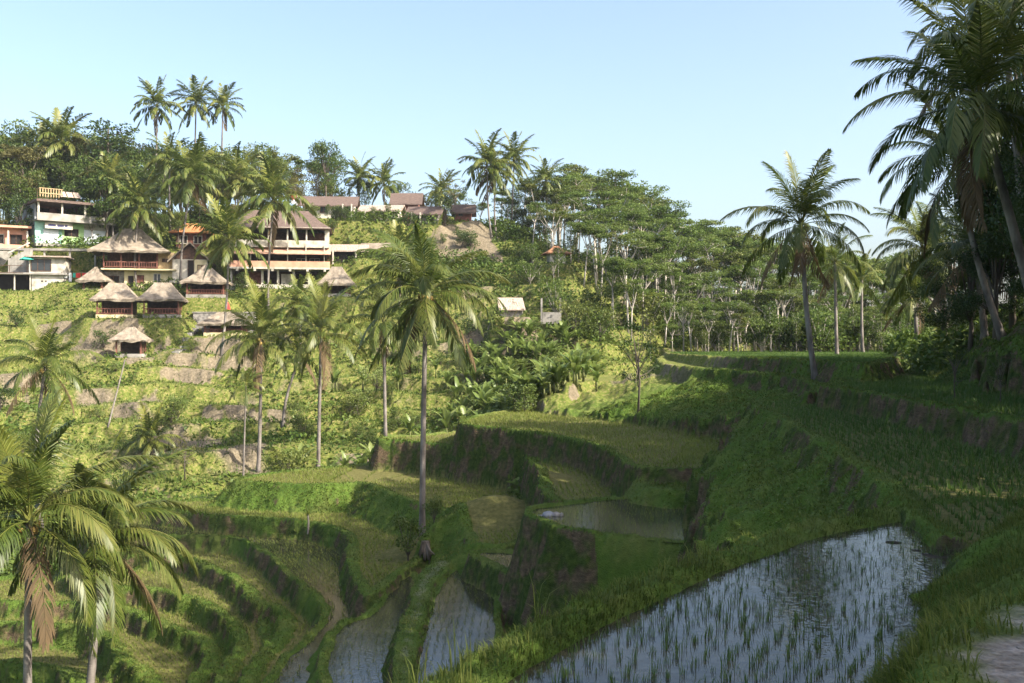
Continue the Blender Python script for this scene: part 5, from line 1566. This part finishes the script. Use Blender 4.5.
low_house(328, 215.5, 125, 6.2, 4.5, 1.35, 1.2, WHITE, BRTILE, 'long low white house with a brown tiled roof beside the flag', 4, ((-1.0, .9, .35, 1.1), (.6, 1.0, .2, 1.15), (-2.8, .8, .35, 1.1)), (1.9, 3.0))
low_house(380, 220, 124, 4.4, 3.2, 1.2, .7, WHITE, CORR, 'small white house with a grey sheet roof, right of the long low house', -4, ((-.2, 1.2, .4, 1.0),), (-1.7, -.6))
low_house(424, 224, 122.5, 3.4, 3.2, 1.3, .9, STONE, BRTILE, 'dark stone house with a brown roof, rightmost before the bare brown slope', -6, ((.3, .9, .3, 1.0),), (-1.4, -.3))
low_house(463, 219, 126, 2.0, 2.2, 1.0, .8, REDW, BRTILE, 'tiny dark-roofed house with a red-brown wall above the bare brown slope', 0, ((-.6, .6, .35, .8),))
low_house(345, 262, 116, 4.2, 2.6, 1.4, .6, WOOD, CORR, 'open shed with a rusty sheet roof right of the restaurant', 5, (), (-1.3, 1.3))
low_house(376, 258, 117, 2.8, 2.2, 1.1, .6, STONE, THATCH, 'tiny thatched shed right of the rusty-roofed shed', -5, ())
low_house(406, 213, 128, 3.0, 3.0, 1.4, 1.2, REDW, BRTILE, 'small brown house half hidden behind the white ones', 0, ())
q = site('shrine', 'tiny shrine with an orange roof deep among dark trees', 'shrine', 556, 263, 112, 10)
MB().box(-.9, .9, -.8, .8, -2.5, 1.0).build('wall', WHITE, q); part('roof', DULLTILE, q, roof_hip(1.5, 1.3, .9, .25, .08, .02, 41), 1.0)
q = site('post_gateway', 'two pale concrete posts joined by a low beam at the foot of the dark trees', 'frame', 551, 314, 101)
for x in (-.95, .95): MB().box(x - .09, x + .09, -.09, .09, -1, 1.6).build('post', CONC, q)
MB().box(-.86, .86, -.12, .12, -1, .18).build('beam', CONC, q)
q = site('shed_roof', 'low shed with a pale grey sheet roof among the weeds', 'shed', 512, 316, 100, 6)
MB().box(-1.1, 1.1, 0, 1.8, -1.5, .9).build('wall', STONE, q); m = MB(); m.add([(-1.35, -.5, .55), (1.3, -.5, .55), (1.3, 2.1, 1.85), (-1.35, 2.1, 1.85), (-1.35, -.5, .63), (1.3, -.5, .63), (1.3, 2.1, 1.93), (-1.35, 2.1, 1.93)], [(0, 3, 2, 1), (4, 5, 6, 7), (0, 1, 5, 4), (1, 2, 6, 5), (2, 3, 7, 6), (3, 0, 4, 7)]); m.build('roof', CORR, q); q.name = 'shed'
q = site('flagpole', 'flagpole flying a small red and white flag', 'flag', 297, 213, 124)
MB().tube([(0, 0, -1.5), (0, 0, 2.4)], .04, 6).build('pole', WHITE, q)
f_ = MB().box(-.7, -.04, -.02, .02, 1.2, 1.65).build('white_band', CLOTHC['white'], q); MB().box(-.7, -.04, -.021, .021, 1.652, 2.2).build('red_band', CLOTHC['red'], q)
# walls holding up the yards
q = site('yard_wall', 'long low stone wall below the upper houses', 'wall', 350, 222, 121.5, 2)
MB().box(-6.5, 7.0, 0, .5, -1.8, .05).build('wall', STONE, q); MB().box(-6.55, 7.05, -.05, .55, .05, .15).build('coping', CONC, q)

# ---- small things in the fields
c = ray_ground(125, 362, 62); t_ = pt(123, 362, c[1]); c2 = ray_ground(108, 428, 62)
bp = MB().tube([tuple(np.zeros(3)), tuple((pt(125, 360, c2[1] + 2) - c2))], [.07, .05], 7).build('bamboo_pole', PALMBARK, None, c2); tag(bp, 'long bamboo pole leaning on the far slope below the little hut', 'pole')
c = ray_ground(552, 517, 20)
q = thing('tool_bundle', 'grey plastic sacks heaped on the corner of the flooded terrace', 'sacks', c)
import bmesh
for i, (dx, dy, sx, sy, sz, mt) in enumerate([(-.12, 0, .22, .15, .13, GREYW), (.14, .05, .17, .13, .11, STONE), (.33, .0, .07, .07, .10, CONC), (-.35, .1, .2, .1, .04, STONE)]):
    bm = bmesh.new(); bmesh.ops.create_icosphere(bm, subdivisions=3, radius=1)
    for v in bm.verts:
        n_ = .12 * math.sin(v.co.x * 7 + i) * math.cos(v.co.y * 6); v.co = Vector((v.co.x * sx * (1 + n_), v.co.y * sy * (1 + n_), max(v.co.z, -.6) * sz * (1 + n_)))
    me_ = bpy.data.meshes.new('sack'); bm.to_mesh(me_); bm.free(); me_.polygons.foreach_set('use_smooth', [True] * len(me_.polygons))
    link('sack', me_, mt, q, (dx, dy, sz * .55))
q.name = 'sack_heap'
c = ray_ground(425, 556, 30)
q = thing('tree_stump', 'old dark stump with pale roots below the lone palm', 'stump', c)
m = MB()
for k in range(7): a = k * .9; m.tube([(math.cos(a) * .1, math.sin(a) * .1, .95), (math.cos(a) * .22, math.sin(a) * .2, .4), (math.cos(a) * .4 + .1 * (k % 2), math.sin(a) * .35, -.3)], [.14, .13, .08], 6)
m.build('bole', DARKBARK, q, smooth=True)
m = MB(); m.tube([(.1, -.2, .9), (.3, -.35, .4), (.75, -.45, -.05)], [.06, .07, .03], 6); m.tube([(-.1, -.25, .8), (-.15, -.35, .3), (-.3, -.4, -.2)], [.05, .06, .03], 6); q.scale = (.75, .75, .62); m.build('root', DARKBARK, q, smooth=True)
c = ray_ground(308, 533, 30)
q = thing('pandan_plant', 'pale spiky plant on the bund of the upper fan terrace', 'plant', c)
V, F, r_ = blades(np.array([[0, 0, .9]] * 16) + rng.normal(0, .04, (16, 3)), rng.uniform(.4, .8, 16), np.full(16, .035), rng.uniform(0, 6.28, 16), rng.uniform(.3, .95, 16), rng.uniform(.3, .8, 16))
lm = mesh_uniform('leaves', V, F); fattr(lm, 'rnd', r_); link('leaves', lm, FRONDY, q)
MB().tube([(0, 0, -.1), (.03, 0, .5), (0, 0, .95)], [.06, .05, .04], 7).build('stem', PALMBARK, q)
# ---------------------------------------------------------------- camera, sun, sky
cam = bpy.data.cameras.new('Camera'); co = bpy.data.objects.new('Camera', cam); COL.objects.link(co)
cam.sensor_width = 36; cam.lens = 36 * FPX / 1024; cam.clip_end = 6000; cam.clip_start = 0.05
co.location = (0, 0, 0); co.rotation_euler = (R(90), 0, 0)
SC.camera = co

SUN_EL, SUN_AZ = 38.0, 118.0      # azimuth clockwise from +Y (the viewing direction): the sun stands to the right and a little behind
sd = bpy.data.lights.new('sun', 'SUN'); so = bpy.data.objects.new('sun', sd); COL.objects.link(so)
sd.energy = 4.8; sd.angle = R(0.5); sd.color = (1.0, 0.93, 0.80)
az = R(SUN_AZ); el = R(SUN_EL)
d = Vector((math.sin(az) * math.cos(el), math.cos(az) * math.cos(el), math.sin(el)))
so.rotation_euler = d.to_track_quat('Z', 'Y').to_euler()
so.location = d * 50
w = bpy.data.worlds.new('World'); SC.world = w; w.use_nodes = True
nt = w.node_tree; nt.nodes.clear()
sk = nt.nodes.new('ShaderNodeTexSky'); sk.sky_type = 'NISHITA'; sk.sun_disc = False
sk.sun_elevation = el; sk.sun_rotation = az; sk.altitude = 300; sk.air_density = 1.0; sk.dust_density = 5.0; sk.ozone_density = 1.0
bg = nt.nodes.new('ShaderNodeBackground'); bg.inputs[1].default_value = 0.15
wo = nt.nodes.new('ShaderNodeOutputWorld')
nt.links.new(sk.outputs[0], bg.inputs[0]); nt.links.new(bg.outputs[0], wo.inputs[0])
SC.view_settings.view_transform = 'Standard'; SC.view_settings.look = 'None'; SC.view_settings.gamma = 1
SC.view_settings.exposure = 1.26
SC.render.engine = 'CYCLES'
cy = SC.cycles
cy.max_bounces = 5; cy.diffuse_bounces = 3; cy.glossy_bounces = 2; cy.transmission_bounces = 3; cy.transparent_max_bounces = 4
cy.use_denoising = True

hz = MB().box(-420, 420, -130, 420, -40, 60).build('haze', None)
m = bpy.data.materials.new('haze_air'); m.use_nodes = True; nt = m.node_tree; nt.nodes.clear()
ho = nt.nodes.new('ShaderNodeOutputMaterial'); pv = nt.nodes.new('ShaderNodeVolumePrincipled')
pv.inputs['Color'].default_value = (.86, .92, 1, 1); pv.inputs['Density'].default_value = 0.00017; pv.inputs['Anisotropy'].default_value = 0.2
nt.links.new(pv.outputs[0], ho.inputs['Volume']); hz.data.materials.append(m); hz['kind'] = 'stuff'
cy.volume_bounces = 0
